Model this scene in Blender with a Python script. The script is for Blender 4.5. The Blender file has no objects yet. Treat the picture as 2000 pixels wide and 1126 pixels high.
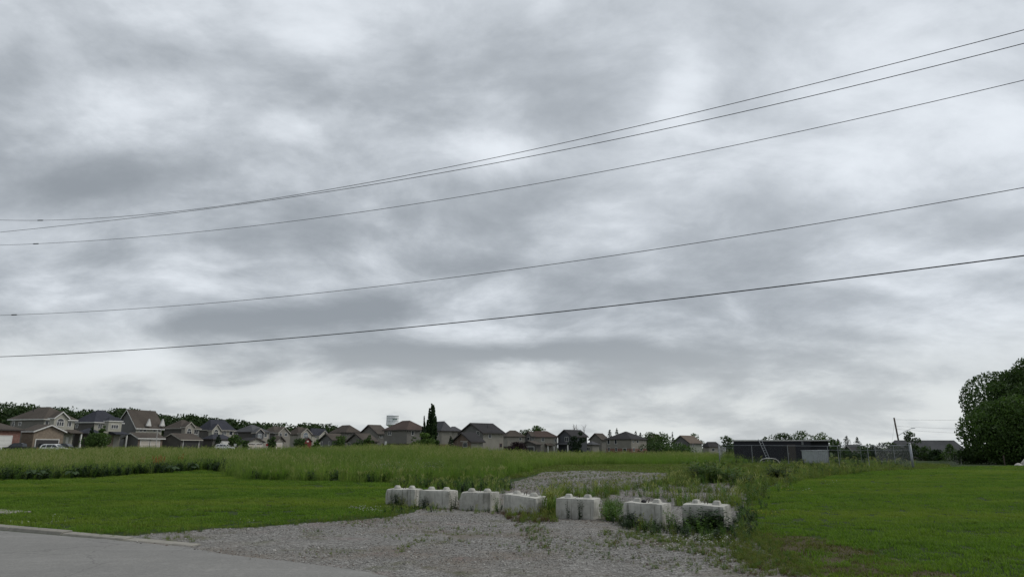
import bpy, math, random
import numpy as np
from mathutils import Vector, Matrix

random.seed(7)
rng = np.random.default_rng(7)
scene = bpy.context.scene
col = scene.collection
R = math.radians

# ------------------------------------------------------------------ camera
FPX, CAMH, HORIZON = 1327.0, 1.75, 873.0          # focal length and horizon in 2000 x 1126 photo pixels
PITCH = math.atan((HORIZON - 563) / FPX)
cam_d = bpy.data.cameras.new('camera')
cam = bpy.data.objects.new('camera', cam_d)
col.objects.link(cam)
cam.location = (0, 0, CAMH)
cam.rotation_euler = (math.pi / 2 + PITCH, 0, 0)
cam_d.sensor_fit = 'HORIZONTAL'
cam_d.sensor_width = 36
cam_d.lens = FPX / 2000 * 36
cam_d.clip_end = 6000
scene.camera = cam

# ------------------------------------------------------------------ light
SUN_AZ, SUN_EL = R(76), R(50)                      # azimuth clockwise from +Y
sun_dir = Vector((math.sin(SUN_AZ) * math.cos(SUN_EL), math.cos(SUN_AZ) * math.cos(SUN_EL), math.sin(SUN_EL)))
sl = bpy.data.lights.new('sun', 'SUN')
sl.energy = 1.5
sl.angle = R(25)
sl.color = (1.0, 0.97, 0.92)
so = bpy.data.objects.new('sun', sl)
col.objects.link(so)
so.rotation_euler = (-sun_dir).to_track_quat('-Z', 'Y').to_euler()
so.location = (30, -20, 60)

scene.view_settings.view_transform = 'Standard'
scene.view_settings.look = 'None'
scene.view_settings.gamma = 1
scene.view_settings.exposure = 0
scene.view_settings.use_curve_mapping = False


class N:
    """small helper round a node tree"""
    def __init__(s, tree):
        s.t = tree
        s.n = tree.nodes
        s.n.clear()

    def add(s, typ, ins=None, **props):
        nd = s.n.new(typ)
        for k, v in props.items():
            setattr(nd, k, v)
        for k, v in (ins or {}).items():
            s.set(nd, k, v)
        return nd

    def set(s, nd, k, v):
        sock = nd.inputs[k]
        if hasattr(v, 'is_output') or isinstance(v, bpy.types.NodeSocket):
            s.t.links.new(v, sock)
        else:
            sock.default_value = v

    def math(s, op, a, b=None, c=None, clamp=False):
        nd = s.add('ShaderNodeMath', operation=op, use_clamp=clamp)
        s.set(nd, 0, a)
        if b is not None:
            s.set(nd, 1, b)
        if c is not None:
            s.set(nd, 2, c)
        return nd.outputs[0]

    def mix(s, f, a, b, blend='MIX'):
        nd = s.add('ShaderNodeMix', data_type='RGBA', blend_type=blend)
        s.set(nd, 0, f)
        s.set(nd, 6, a)
        s.set(nd, 7, b)
        return nd.outputs[2]

    def ramp(s, f, stops, interp='LINEAR'):
        nd = s.add('ShaderNodeValToRGB')
        cr = nd.color_ramp
        cr.interpolation = interp
        while len(cr.elements) < len(stops):
            cr.elements.new(0.5)
        for e, (p, c) in zip(cr.elements, stops):
            e.position = p
            e.color = c if len(c) == 4 else (*c, 1)
        s.set(nd, 0, f)
        return nd.outputs[0]

    def noise(s, vec, scale, detail=4, rough=0.55, dist=0.0, out=0):
        nd = s.add('ShaderNodeTexNoise', {'Scale': scale, 'Detail': detail, 'Roughness': rough, 'Distortion': dist})
        if vec is not None:
            s.set(nd, 'Vector', vec)
        return nd.outputs[out]

    def maprange(s, v, a, b, c=0.0, d=1.0, smooth=True):
        nd = s.add('ShaderNodeMapRange', {1: a, 2: b, 3: c, 4: d}, interpolation_type='SMOOTHSTEP' if smooth else 'LINEAR')
        s.set(nd, 0, v)
        return nd.outputs[0]


def build_world():
    w = bpy.data.worlds.new('World')
    scene.world = w
    w.use_nodes = True
    w.cycles.sampling_method = 'MANUAL'
    w.cycles.sample_map_resolution = 256
    n = N(w.node_tree)
    tc = n.add('ShaderNodeTexCoord')
    d = n.add('ShaderNodeVectorMath', {0: tc.outputs['Generated']}, operation='NORMALIZE').outputs[0]
    sep = n.add('ShaderNodeSeparateXYZ', {0: d})
    z = n.math('MAXIMUM', sep.outputs[2], 0.0)
    zc = n.math('ADD', z, 0.30)
    px = n.math('DIVIDE', sep.outputs[0], zc)
    py = n.math('DIVIDE', sep.outputs[1], zc)
    plane = n.add('ShaderNodeCombineXYZ', {0: px, 1: py, 2: 0.0}).outputs[0]   # a cloud deck overhead
    # domain warp
    wv = n.noise(plane, 1.2, 2, 0.5, out=1)
    wv = n.add('ShaderNodeVectorMath', {0: wv, 1: (0.5, 0.5, 0.5)}, operation='SUBTRACT').outputs[0]
    wv = n.add('ShaderNodeVectorMath', {0: wv}, operation='SCALE')
    wv.inputs['Scale'].default_value = 0.35
    pw = n.add('ShaderNodeVectorMath', {0: plane, 1: wv.outputs[0]}, operation='ADD').outputs[0]
    mp = n.add('ShaderNodeMapping', {'Vector': pw, 'Location': SKY_OFF, 'Rotation': (0, 0, R(-14)), 'Scale': (0.9, 1.15, 1.0)}).outputs[0]
    big = n.noise(mp, 1.35, 2, 0.5)
    mid = n.noise(mp, 3.3, 6, 0.55, 0.15)
    fine = n.noise(pw, 9.0, 6, 0.65)
    mp2 = n.add('ShaderNodeVectorMath', {0: mp, 1: (0.05, 0.085, 0.0)}, operation='ADD').outputs[0]
    mid2 = n.noise(mp2, 3.3, 6, 0.55, 0.15)     # the same banks a little nearer the light: their lit and shaded flanks
    s = n.math('MULTIPLY', big, 0.47)
    s = n.math('MULTIPLY_ADD', mid, 0.42, s)
    s = n.math('MULTIPLY_ADD', fine, 0.11, s)
    s = n.math('MULTIPLY_ADD', n.math('SUBTRACT', mid2, mid), 0.36, s)
    # the deck's own breaks and thicker banks, laid out on the deck plane
    def blob(x, y, rx, ry, amt, src):
        dx = n.math('DIVIDE', n.math('SUBTRACT', bx, x), rx)
        dy = n.math('DIVIDE', n.math('SUBTRACT', by, y), ry)
        q = n.math('ADD', n.math('MULTIPLY', dx, dx), n.math('MULTIPLY', dy, dy))
        g = n.math('POWER', 2.718, n.math('MULTIPLY', q, -1.0))
        return n.math('MULTIPLY_ADD', g, amt, src)
    ws = n.add('ShaderNodeVectorMath', {0: wv.outputs[0]}, operation='SCALE')
    ws.inputs['Scale'].default_value = 0.3
    pb = n.add('ShaderNodeVectorMath', {0: plane, 1: ws.outputs[0]}, operation='ADD').outputs[0]
    sb = n.add('ShaderNodeSeparateXYZ', {0: pb})
    bx, by = sb.outputs[0], sb.outputs[1]
    for b in SKY_BLOBS:
        s = blob(*b, s)
    f = n.maprange(s, 0.365, 0.662)
    cloud = n.ramp(f, [(0.0, (0.295, 0.326, 0.360)), (0.35, (0.420, 0.457, 0.498)), (0.65, (0.570, 0.612, 0.660)), (1.0, (0.82, 0.868, 0.925))])
    # thin bright air low down
    hz = n.maprange(z, 0.19, 0.03)
    hzf = n.math('MULTIPLY', hz, n.maprange(f, 0.05, 0.75, 0.42, 0.95))
    cloud = n.mix(hzf, cloud, (0.735, 0.765, 0.76, 1))
    # the hidden sun brightens the deck round it
    dp = n.add('ShaderNodeVectorMath', {0: d, 1: tuple(sun_dir)}, operation='DOT_PRODUCT').outputs['Value']
    gl = n.maprange(dp, 0.2, 1.0, 0.0, 1.0)
    cloud = n.mix(n.math('MULTIPLY', gl, 0.30), cloud, (0.80, 0.85, 0.91, 1))
    sc = n.add('ShaderNodeVectorMath', {0: cloud}, operation='SCALE')
    sc.inputs['Scale'].default_value = 10.0
    sky = n.add('ShaderNodeTexSky', sky_type='NISHITA', sun_disc=False, sun_elevation=SUN_EL, sun_rotation=SUN_AZ)
    final = n.mix(0.97, sky.outputs[0], sc.outputs[0])
    bg = n.add('ShaderNodeBackground', {'Color': final, 'Strength': 0.1})
    out = n.add('ShaderNodeOutputWorld')
    n.t.links.new(bg.outputs[0], out.inputs[0])


def deck(u, v):
    r = ray(u, v)
    r = r / np.linalg.norm(r)
    zc = max(r[2], 0) + 0.30
    return r[0] / zc, r[1] / zc


def ray(u, v):
    a, b = (u - 1000) / FPX, (563 - v) / FPX
    return np.array([a, math.cos(PITCH) - b * math.sin(PITCH), math.sin(PITCH) + b * math.cos(PITCH)])


SKY_OFF = (8.8, -4.4, 0.0)
SKY_BLOBS = []
for (u, v, su, sv, amt) in [(1340, 170, 60, 80, 0.11), (1290, 240, 90, 60, 0.08), (1010, 300, 130, 40, 0.12), (1750, 200, 260, 150, 0.10), (1250, 330, 250, 90, 0.05),
                            (540, 250, 130, 40, 0.07), (170, 195, 120, 50, 0.04), (60, 540, 150, 35, 0.08),
                            (330, 110, 210, 60, -0.09), (650, 170, 170, 60, -0.08), (150, 360, 260, 45, -0.13), (450, 470, 260, 35, -0.07),
                            (520, 620, 300, 24, -0.14), (1130, 690, 360, 22, -0.17), (1480, 400, 110, 40, -0.06), (1000, 60, 220, 60, -0.03),
                            (1900, 320, 110, 40, -0.04), (1750, 490, 260, 35, 0.08), (930, 515, 130, 22, -0.08), (1680, 660, 260, 18, -0.08),
                            (700, 545, 170, 18, 0.05), (250, 715, 140, 18, 0.12), (1750, 570, 230, 22, 0.06)]:
    x, y = deck(u, v)
    x2, _ = deck(u + su, v)
    _, y2 = deck(u, v + sv)
    SKY_BLOBS.append((x, y, abs(x2 - x), max(abs(y2 - y), 0.05), amt))
build_world()


# ------------------------------------------------------------------ pixel to place
def G(u, v, z=0.0):
    r = ray(u, v)
    t = (z - CAMH) / r[2]
    return r[0] * t, r[1] * t


def smooth(a, b, x):
    t = np.clip((np.asarray(x, float) - a) / (b - a), 0, 1)
    return t * t * (3 - 2 * t)


def ground_h(x, y):
    x = np.asarray(x, float)
    y = np.asarray(y, float)
    field = np.interp(x / np.maximum(y, 20), [-0.7, -0.35, -0.2], [0.36, 0.45, 0.6]) * smooth(1, -14, x) * smooth(44, 82, y)
    far = np.interp(x, [-300, -60, -20, 0, 30, 60, 90, 400], [0.95, 0.95, 0.75, 0.3, -0.9, -1.7, -2.0, -2.2])
    k = smooth(92, 150, y)
    lawn = 0.10 * np.sin(x * 0.21 + 1.3) * np.sin(y * 0.17) * smooth(16, 24, x) * smooth(24, 34, y) * (1 - k)
    return field * (1 - k) + far * k + lawn


def gh(x, y):
    return float(ground_h(x, y))


def PX(u, Y):
    """x of image column u at depth Y (for things near the horizon)"""
    return (u - 1000) / (FPX / math.cos(PITCH)) * Y


def PZ(v, Y):
    """height of image row v at forward depth Y"""
    r = ray(1000, v)
    return CAMH + r[2] / r[1] * Y


# ------------------------------------------------------------------ mesh helpers
class MB:
    def __init__(s):
        s.v, s.f = [], []

    def face(s, pts):
        i = len(s.v)
        s.v += [tuple(p) for p in pts]
        s.f.append(tuple(range(i, i + len(pts))))

    def hexa(s, b, t):
        """b, t: four bottom and four top corners, counter-clockwise from above"""
        i = len(s.v)
        s.v += [tuple(p) for p in b] + [tuple(p) for p in t]
        s.f += [(i + 3, i + 2, i + 1, i), (i + 4, i + 5, i + 6, i + 7)]
        for k in range(4):
            j = (k + 1) % 4
            s.f.append((i + k, i + j, i + 4 + j, i + 4 + k))

    def box(s, x0, x1, y0, y1, z0, z1, M=None):
        b = [(x0, y0, z0), (x1, y0, z0), (x1, y1, z0), (x0, y1, z0)]
        t = [(x0, y0, z1), (x1, y0, z1), (x1, y1, z1), (x0, y1, z1)]
        if M:
            b = [M(p) for p in b]
            t = [M(p) for p in t]
        s.hexa(b, t)

    def tube(s, path, rad, n=6, cap=True):
        path = [Vector(p) for p in path]
        if not hasattr(rad, '__len__'):
            rad = [rad] * len(path)
        i0 = len(s.v)
        for k, p in enumerate(path):
            a = path[max(k - 1, 0)]
            b = path[min(k + 1, len(path) - 1)]
            d = (b - a).normalized()
            up = Vector((0, 0, 1)) if abs(d.z) < 0.9 else Vector((1, 0, 0))
            e1 = d.cross(up).normalized()
            e2 = e1.cross(d)
            for q in range(n):
                an = 2 * math.pi * q / n
                s.v.append(tuple(p + (e1 * math.cos(an) + e2 * math.sin(an)) * rad[k]))
        for k in range(len(path) - 1):
            for q in range(n):
                q2 = (q + 1) % n
                a = i0 + k * n
                s.f.append((a + q, a + q2, a + n + q2, a + n + q))
        if cap:
            s.f.append(tuple(i0 + q for q in range(n))[::-1])
            s.f.append(tuple(i0 + (len(path) - 1) * n + q for q in range(n)))

    def lathe(s, prof, n=24, c=(0, 0, 0)):
        i0 = len(s.v)
        for (r, z) in prof:
            for q in range(n):
                an = 2 * math.pi * q / n
                s.v.append((c[0] + r * math.cos(an), c[1] + r * math.sin(an), c[2] + z))
        for k in range(len(prof) - 1):
            for q in range(n):
                q2 = (q + 1) % n
                a = i0 + k * n
                s.f.append((a + q, a + q2, a + n + q2, a + n + q))
        s.f.append(tuple(i0 + q for q in range(n))[::-1])
        s.f.append(tuple(i0 + (len(prof) - 1) * n + q for q in range(n)))

    def build(s, name, mat, parent=None, smooth_=False, bevel=0):
        me = bpy.data.meshes.new(name)
        me.from_pydata(s.v, [], s.f)
        me.update()
        return link(name, me, mat, parent, smooth_, bevel)


def link(name, me, mat, parent=None, smooth_=False, bevel=0):
    if mat is not None and not me.materials:
        me.materials.append(mat)
    if smooth_:
        me.polygons.foreach_set('use_smooth', [True] * len(me.polygons))
    o = bpy.data.objects.new(name, me)
    col.objects.link(o)
    if parent:
        o.parent = parent
    if bevel:
        b = o.modifiers.new('bevel', 'BEVEL')
        b.width = bevel
        b.segments = 2
        b.limit_method = 'ANGLE'
    return o


def tag(o, label, cat, group=None, kind=None):
    o['label'] = label
    o['category'] = cat
    if group:
        o['group'] = group
    if kind:
        o['kind'] = kind
    return o


def thing(name, loc, label, cat, group=None, rz=0):
    o = bpy.data.objects.new(name, None)
    o.empty_display_size = 0.2
    col.objects.link(o)
    o.location = loc
    o.rotation_euler = (0, 0, rz)
    return tag(o, label, cat, group)


def struct(o):
    o['kind'] = 'structure'
    return o


def np_mesh(name, verts, faces_flat, nper):
    """verts (N,3), faces (M,nper) -> mesh"""
    me = bpy.data.meshes.new(name)
    nv, nf = len(verts), len(faces_flat)
    me.vertices.add(nv)
    me.vertices.foreach_set('co', np.asarray(verts, np.float32).ravel())
    me.loops.add(nf * nper)
    me.loops.foreach_set('vertex_index', np.asarray(faces_flat, np.int32).ravel())
    me.polygons.add(nf)
    me.polygons.foreach_set('loop_start', np.arange(0, nf * nper, nper, dtype=np.int32))
    me.polygons.foreach_set('loop_total', np.full(nf, nper, np.int32))
    me.update(calc_edges=True)
    return me


# ------------------------------------------------------------------ materials
def mat_new(name):
    m = bpy.data.materials.new(name)
    m.use_nodes = True
    return m, N(m.node_tree)


def finish(n, shader):
    o = n.add('ShaderNodeOutputMaterial')
    n.t.links.new(shader, o.inputs[0])


def principled(n, color, rough=0.8, bump=None, bstr=0.3, bdist=0.02, metal=0.0, spec=0.3):
    p = n.add('ShaderNodeBsdfPrincipled', {'Base Color': color, 'Roughness': rough, 'Metallic': metal, 'Specular IOR Level': spec})
    if bump is not None:
        b = n.add('ShaderNodeBump', {'Height': bump, 'Strength': bstr, 'Distance': bdist})
        n.t.links.new(b.outputs[0], p.inputs['Normal'])
    return p.outputs[0]


def c4(c):
    return (*c, 1)


def plain(name, c, rough=0.7, var=0.15, scale=3.0, metal=0.0, spec=0.3, bump=0.0):
    """painted or plain surface with uneven tone"""
    m, n = mat_new(name)
    g = n.add('ShaderNodeNewGeometry')
    f = n.noise(g.outputs['Position'], scale, 6, 0.6)
    lo = tuple(x * (1 - var) for x in c)
    hi = tuple(min(x * (1 + var), 1) for x in c)
    cl = n.ramp(f, [(0.3, lo), (0.7, hi)])
    finish(n, principled(n, cl, rough, f if bump else None, bump, 0.01, metal, spec))
    return m


def siding(name, c):
    m, n = mat_new(name)
    g = n.add('ShaderNodeNewGeometry')
    sep = n.add('ShaderNodeSeparateXYZ', {0: g.outputs['Position']})
    fr = n.math('FRACT', n.math('MULTIPLY', sep.outputs[2], 1 / 0.16))
    f = n.noise(g.outputs['Position'], 0.6, 5, 0.6)
    c = (c[0] * 0.80, c[1] * 0.80, c[2] * 0.79)
    cl = n.ramp(f, [(0.25, tuple(x * 0.85 for x in c)), (0.75, tuple(x * 1.1 for x in c))])
    finish(n, principled(n, cl, 0.65, fr, 0.5, 0.02))
    return m


def brick(name, a, b, mortar):
    m, n = mat_new(name)
    g = n.add('ShaderNodeNewGeometry')
    sep = n.add('ShaderNodeSeparateXYZ', {0: g.outputs['Position']})
    xy = n.math('ADD', sep.outputs[0], sep.outputs[1])
    v = n.add('ShaderNodeCombineXYZ', {0: xy, 1: sep.outputs[2], 2: 0.0})
    t = n.add('ShaderNodeTexBrick', {'Vector': v.outputs[0], 'Color1': c4(a), 'Color2': c4(b), 'Mortar': c4(mortar), 'Scale': 1.0,
                                     'Mortar Size': 0.012, 'Brick Width': 0.26, 'Row Height': 0.085, 'Bias': 0.0})
    f = n.noise(g.outputs['Position'], 2.2, 6, 0.65)
    cl = n.mix(n.maprange(f, 0.35, 0.7), t.outputs[0], n.mix(0.5, t.outputs[0], c4(tuple(x * 0.7 for x in b))))
    finish(n, principled(n, cl, 0.85, t.outputs['Fac'], -0.3, 0.01))
    return m


def shingle(name, c):
    m, n = mat_new(name)
    g = n.add('ShaderNodeNewGeometry')
    f = n.noise(g.outputs['Position'], 3.5, 5, 0.7)
    f2 = n.noise(g.outputs['Position'], 0.35, 3, 0.5)
    s = n.math('MULTIPLY_ADD', f2, 0.5, n.math('MULTIPLY', f, 0.5))
    cl = n.ramp(s, [(0.3, tuple(x * 0.7 for x in c)), (0.7, tuple(x * 1.35 for x in c))])
    finish(n, principled(n, cl, 0.9, f, 0.4, 0.03, spec=0.15))
    return m


def leafmat(name, c, var=0.35, trans=0.25, clump=0.5, attr=None, tip=None, bands=None):
    """foliage: each leaf its own tone, clumps lighter or darker green, some light passing through"""
    m, n = mat_new(name)
    g = n.add('ShaderNodeNewGeometry')
    bn = n.noise(n.add('ShaderNodeMapping', {'Vector': g.outputs['Position'], 'Scale': (0.07, 0.30, 0.0)}).outputs[0], 1.0, 3, 0.6) if bands else None
    oi = n.add('ShaderNodeObjectInfo')
    f = n.noise(g.outputs['Position'], clump, 3, 0.6)
    ri = g.outputs['Random Per Island']
    s = n.math('ADD', n.math('MULTIPLY', ri, 0.4), n.math('MULTIPLY', f, 0.6))
    s = n.math('MULTIPLY_ADD', oi.outputs['Random'], 0.12, s)
    lo = tuple(x * (1 - var) for x in c)
    hi = (c[0] * (1 + var * 1.3), c[1] * (1 + var), c[2] * (1 + var * 0.6))
    cl = n.ramp(s, [(0.28, lo), (0.55, c), (0.85, hi)])
    if bands:
        cl = n.mix(n.maprange(bn, 0.42, 0.66, 0.0, 0.75), cl, c4(bands))
    if tip is not None:
        at = n.add('ShaderNodeAttribute', attribute_name='tip')
        cl = n.mix(at.outputs['Fac'], cl, c4(tip))
    d = n.add('ShaderNodeBsdfPrincipled', {'Base Color': cl, 'Roughness': 0.65, 'Specular IOR Level': 0.2}).outputs[0]
    tcol = n.mix(1.0, cl, (1.0, 1.15, 0.55, 1), 'MULTIPLY')
    t = n.add('ShaderNodeBsdfTranslucent', {'Color': tcol}).outputs[0]
    mx = n.add('ShaderNodeMixShader', {0: trans})
    n.t.links.new(d, mx.inputs[1])
    n.t.links.new(t, mx.inputs[2])
    finish(n, mx.outputs[0])
    return m


def m_ground():
    m, n = mat_new('ground')
    g = n.add('ShaderNodeNewGeometry')
    p = g.outputs['Position']
    f = n.noise(p, 0.35, 6, 0.62)
    f2 = n.noise(p, 6.0, 5, 0.7)
    s = n.math('MULTIPLY_ADD', f2, 0.45, n.math('MULTIPLY', f, 0.55))
    cl = n.ramp(s, [(0.3, (0.020, 0.032, 0.010)), (0.5, (0.030, 0.050, 0.012)), (0.72, (0.052, 0.062, 0.022))])
    finish(n, principled(n, cl, 0.95, f2, 0.6, 0.04, spec=0.1))
    return m


def m_gravel():
    m, n = mat_new('gravel')
    g = n.add('ShaderNodeNewGeometry')
    p = g.outputs['Position']
    vo = n.add('ShaderNodeTexVoronoi', {'Vector': p, 'Scale': 26.0, 'Randomness': 1.0})
    vs = n.add('ShaderNodeSeparateColor', {0: vo.outputs['Color']})
    stone = n.ramp(vs.outputs[0], [(0.0, (0.11, 0.105, 0.095)), (0.5, (0.20, 0.192, 0.178)), (1.0, (0.33, 0.32, 0.30))])
    big = n.noise(p, 0.32, 6, 0.6)
    fine = n.noise(p, 14.0, 4, 0.7)
    soil = n.mix(fine, (0.12, 0.095, 0.072, 1), (0.22, 0.19, 0.155, 1))
    cl = n.mix(n.maprange(big, 0.46, 0.64, 0.0, 0.8), stone, soil)
    pinkish = n.noise(p, 0.8, 4, 0.6)
    cl = n.mix(n.maprange(pinkish, 0.56, 0.72, 0.0, 0.45), cl, (0.21, 0.14, 0.125, 1))
    tone = n.noise(p, 1.4, 5, 0.6)
    cl = n.mix(n.maprange(tone, 0.3, 0.7, 0.0, 0.30), cl, (0.10, 0.098, 0.092, 1))
    moss = n.noise(p, 0.9, 7, 0.68)
    cl = n.mix(n.maprange(moss, 0.54, 0.66, 0.0, 0.6), cl, (0.085, 0.09, 0.04, 1))
    h = n.math('ADD', n.math('MULTIPLY', vo.outputs['Distance'], -1.0), n.math('MULTIPLY', fine, 0.4))
    finish(n, principled(n, cl, 0.95, h, 0.8, 0.03, spec=0.15))
    return m


def m_asphalt():
    m, n = mat_new('asphalt')
    g = n.add('ShaderNodeNewGeometry')
    p = g.outputs['Position']
    f = n.noise(p, 120.0, 3, 0.8)
    agg = n.ramp(f, [(0.3, (0.12, 0.117, 0.108)), (0.5, (0.26, 0.254, 0.237)), (0.72, (0.41, 0.40, 0.375))])
    m1 = n.noise(p, 26.0, 5, 0.75)
    agg = n.mix(n.maprange(m1, 0.35, 0.68, 0.0, 0.75), (0.175, 0.171, 0.16, 1), agg)
    m2 = n.noise(p, 4.0, 6, 0.7)
    agg = n.mix(n.maprange(m2, 0.5, 0.72, 0.0, 0.5), agg, (0.31, 0.302, 0.28, 1))
    big = n.noise(p, 0.5, 5, 0.55)
    cl = n.mix(n.maprange(big, 0.35, 0.7, 0.0, 0.4), agg, (0.15, 0.147, 0.14, 1))
    mp = n.add('ShaderNodeMapping', {'Vector': p, 'Rotation': (0, 0, R(27)), 'Scale': (0.12, 2.2, 1.0)})
    st = n.noise(mp.outputs[0], 1.0, 4, 0.6)
    cl = n.mix(n.maprange(st, 0.5, 0.7, 0.0, 0.25), cl, (0.30, 0.295, 0.28, 1))
    # cracks: thin wandering lines
    wv = n.noise(p, 1.1, 4, 0.6, out=1)
    wp = n.add('ShaderNodeVectorMath', {0: p, 1: n.add('ShaderNodeVectorMath', {0: wv, 1: (0.7, 0.7, 0.7)}, operation='MULTIPLY').outputs[0]}, operation='ADD').outputs[0]
    vo = n.add('ShaderNodeTexVoronoi', {'Vector': wp, 'Scale': 0.28}, feature='DISTANCE_TO_EDGE')
    cr = n.maprange(vo.outputs['Distance'], 0.0, 0.007, 1.0, 0.0)
    cl = n.mix(n.math('MULTIPLY', cr, 0.35), cl, (0.06, 0.058, 0.055, 1))
    finish(n, principled(n, cl, 0.9, f, 0.5, 0.006, spec=0.25))
    return m


def m_concrete(name, base=(0.49, 0.48, 0.445), streak=0.7):
    """cast concrete: blotches, drip streaks down the sides, dirt patches heavier on the sides"""
    m, n = mat_new(name)
    g = n.add('ShaderNodeNewGeometry')
    p = g.outputs['Position']
    tc = n.add('ShaderNodeTexCoord')
    f = n.noise(p, 4.5, 8, 0.65)
    cl = n.ramp(f, [(0.28, tuple(x * 0.70 for x in base)), (0.5, base), (0.75, tuple(min(x * 1.2, 0.74) for x in base))])
    sc = n.add('ShaderNodeMapping', {'Vector': p, 'Scale': (14.0, 14.0, 0.9)}).outputs[0]
    st = n.noise(sc, 1.0, 5, 0.6)
    nz = n.add('ShaderNodeSeparateXYZ', {0: g.outputs['True Normal']})
    side = n.math('SUBTRACT', 1.0, n.math('ABSOLUTE', nz.outputs[2]), clamp=True)
    stf = n.math('MULTIPLY', n.maprange(st, 0.50, 0.68), n.math('MULTIPLY', side, streak))
    cl = n.mix(stf, cl, (0.12, 0.118, 0.10, 1))
    dirt = n.noise(p, 1.7, 6, 0.7)
    cl = n.mix(n.math('MULTIPLY', n.maprange(dirt, 0.46, 0.66), n.math('MULTIPLY_ADD', side, 0.45, 0.12)), cl, (0.20, 0.195, 0.165, 1))
    pit = n.noise(p, 38.0, 3, 0.7)
    cl = n.mix(1.0, cl, n.ramp(n.add('ShaderNodeObjectInfo').outputs['Random'], [(0.0, (0.78, 0.78, 0.76)), (1.0, (1.0, 1.0, 0.98))]), 'MULTIPLY')
    cl = n.mix(n.maprange(pit, 0.62, 0.72, 0.0, 0.5), cl, (0.15, 0.145, 0.13, 1))
    finish(n, principled(n, cl, 0.9, n.math('ADD', f, n.math('MULTIPLY', pit, 0.5)), 0.5, 0.015, spec=0.2))
    return m


def glass(name='pane_glass', c=(0.025, 0.03, 0.036)):
    m, n = mat_new(name)
    finish(n, principled(n, c4(c), 0.08, spec=0.5))
    return m


M = {}
M['ground'] = m_ground()
M['gravel'] = m_gravel()
M['asphalt'] = m_asphalt()
M['concrete'] = m_concrete('block_concrete')
M['kerb'] = m_concrete('kerb_concrete', (0.27, 0.255, 0.225), 0.2)
M['white'] = plain('white_trim', (0.62, 0.61, 0.58), 0.5, 0.06)
M['glass'] = glass()
M['glass_sky'] = glass('pane_glass_pale', (0.10, 0.12, 0.14))
M['steel'] = plain('galvanised_steel', (0.27, 0.285, 0.30), 0.5, 0.15, 6, 0.5)
M['darksteel'] = plain('dark_steel', (0.05, 0.05, 0.055), 0.6, 0.2, 6, 0.3)
M['rust'] = plain('rusty_bar', (0.05, 0.028, 0.02), 0.85, 0.3, 30)
M['wood_pole'] = plain('wood_pole', (0.085, 0.068, 0.055), 0.9, 0.3, 6)
M['bark'] = plain('bark', (0.075, 0.06, 0.045), 0.95, 0.35, 8, bump=0.4)
M['wire'] = plain('wire_black', (0.018, 0.018, 0.02), 0.6, 0.1)
M['porcelain'] = plain('porcelain', (0.30, 0.28, 0.26), 0.25, 0.1)
M['rubber'] = plain('rubber', (0.015, 0.015, 0.016), 0.8, 0.2)
M['alloy'] = plain('alloy', (0.45, 0.45, 0.46), 0.3, 0.1, metal=0.8)
M['car_white'] = plain('car_paint_white', (0.78, 0.78, 0.77), 0.2, 0.03, spec=0.5)
M['car_black'] = plain('car_paint_black', (0.012, 0.013, 0.017), 0.18, 0.1, spec=0.5)
M['car_grey'] = plain('car_paint_grey', (0.04, 0.043, 0.05), 0.2, 0.1, spec=0.5)
M['lamp_lens'] = plain('lamp_lens', (0.55, 0.55, 0.52), 0.15, 0.05, spec=0.5)
M['tail_lens'] = plain('tail_lens', (0.30, 0.02, 0.02), 0.2, 0.05, spec=0.5)
M['fence_wood'] = plain('fence_wood_dark', (0.055, 0.042, 0.038), 0.9, 0.3, 4)
M['fence_red'] = plain('fence_wood_red', (0.20, 0.085, 0.05), 0.85, 0.25, 4)
M['stone'] = plain('pale_stone', (0.42, 0.40, 0.37), 0.9, 0.25, 7, bump=0.5)

# ------------------------------------------------------------------ ground, road, gravel, kerb
def build_ground():
    xs = np.unique(np.concatenate([np.linspace(-2500, -300, 12), np.linspace(-300, -60, 25), np.linspace(-60, 80, 141), np.linspace(80, 300, 23), np.linspace(300, 2500, 12)]))
    ys = np.unique(np.concatenate([np.linspace(-400, 0, 6), np.linspace(0, 100, 101), np.linspace(100, 170, 36), np.linspace(170, 500, 23), np.linspace(500, 5000, 12)]))
    X, Y = np.meshgrid(xs, ys)
    Z = ground_h(X, Y)
    V = np.stack([X.ravel(), Y.ravel(), Z.ravel()], 1)
    nx, ny = len(xs), len(ys)
    i = (np.arange(ny - 1)[:, None] * nx + np.arange(nx - 1)[None, :]).ravel()
    Fc = np.stack([i, i + 1, i + nx + 1, i + nx], 1)
    o = link('ground', np_mesh('ground', V, Fc, 4), M['ground'], None, True)
    struct(o)


build_ground()
NRM = np.array([0.454, 0.891])                       # away from the road
DIR = np.array([-0.891, 0.454])                      # along the road, to the left


def SD(s, D):
    p = NRM * D + DIR * s
    return float(p[0]), float(p[1])


def subdiv_noise(poly, step, amp, seed):
    r = np.random.default_rng(seed)
    out = []
    for i in range(len(poly)):
        a, b = np.array(poly[i]), np.array(poly[(i + 1) % len(poly)])
        k = max(int(np.linalg.norm(b - a) / step), 1)
        for j in range(k):
            out.append(tuple(a + (b - a) * j / k + r.normal(0, amp, 2)))
    return out


def in_poly(px, py, poly):
    px = np.asarray(px)
    py = np.asarray(py)
    ins = np.zeros(px.shape, bool)
    n = len(poly)
    for i in range(n):
        x1, y1 = poly[i]
        x2, y2 = poly[(i + 1) % n]
        c = ((y1 > py) != (y2 > py))
        t = (py - y1) / ((y2 - y1) if y2 != y1 else 1e-9)
        ins ^= c & (px < (x2 - x1) * t + x1)
    return ins


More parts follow.
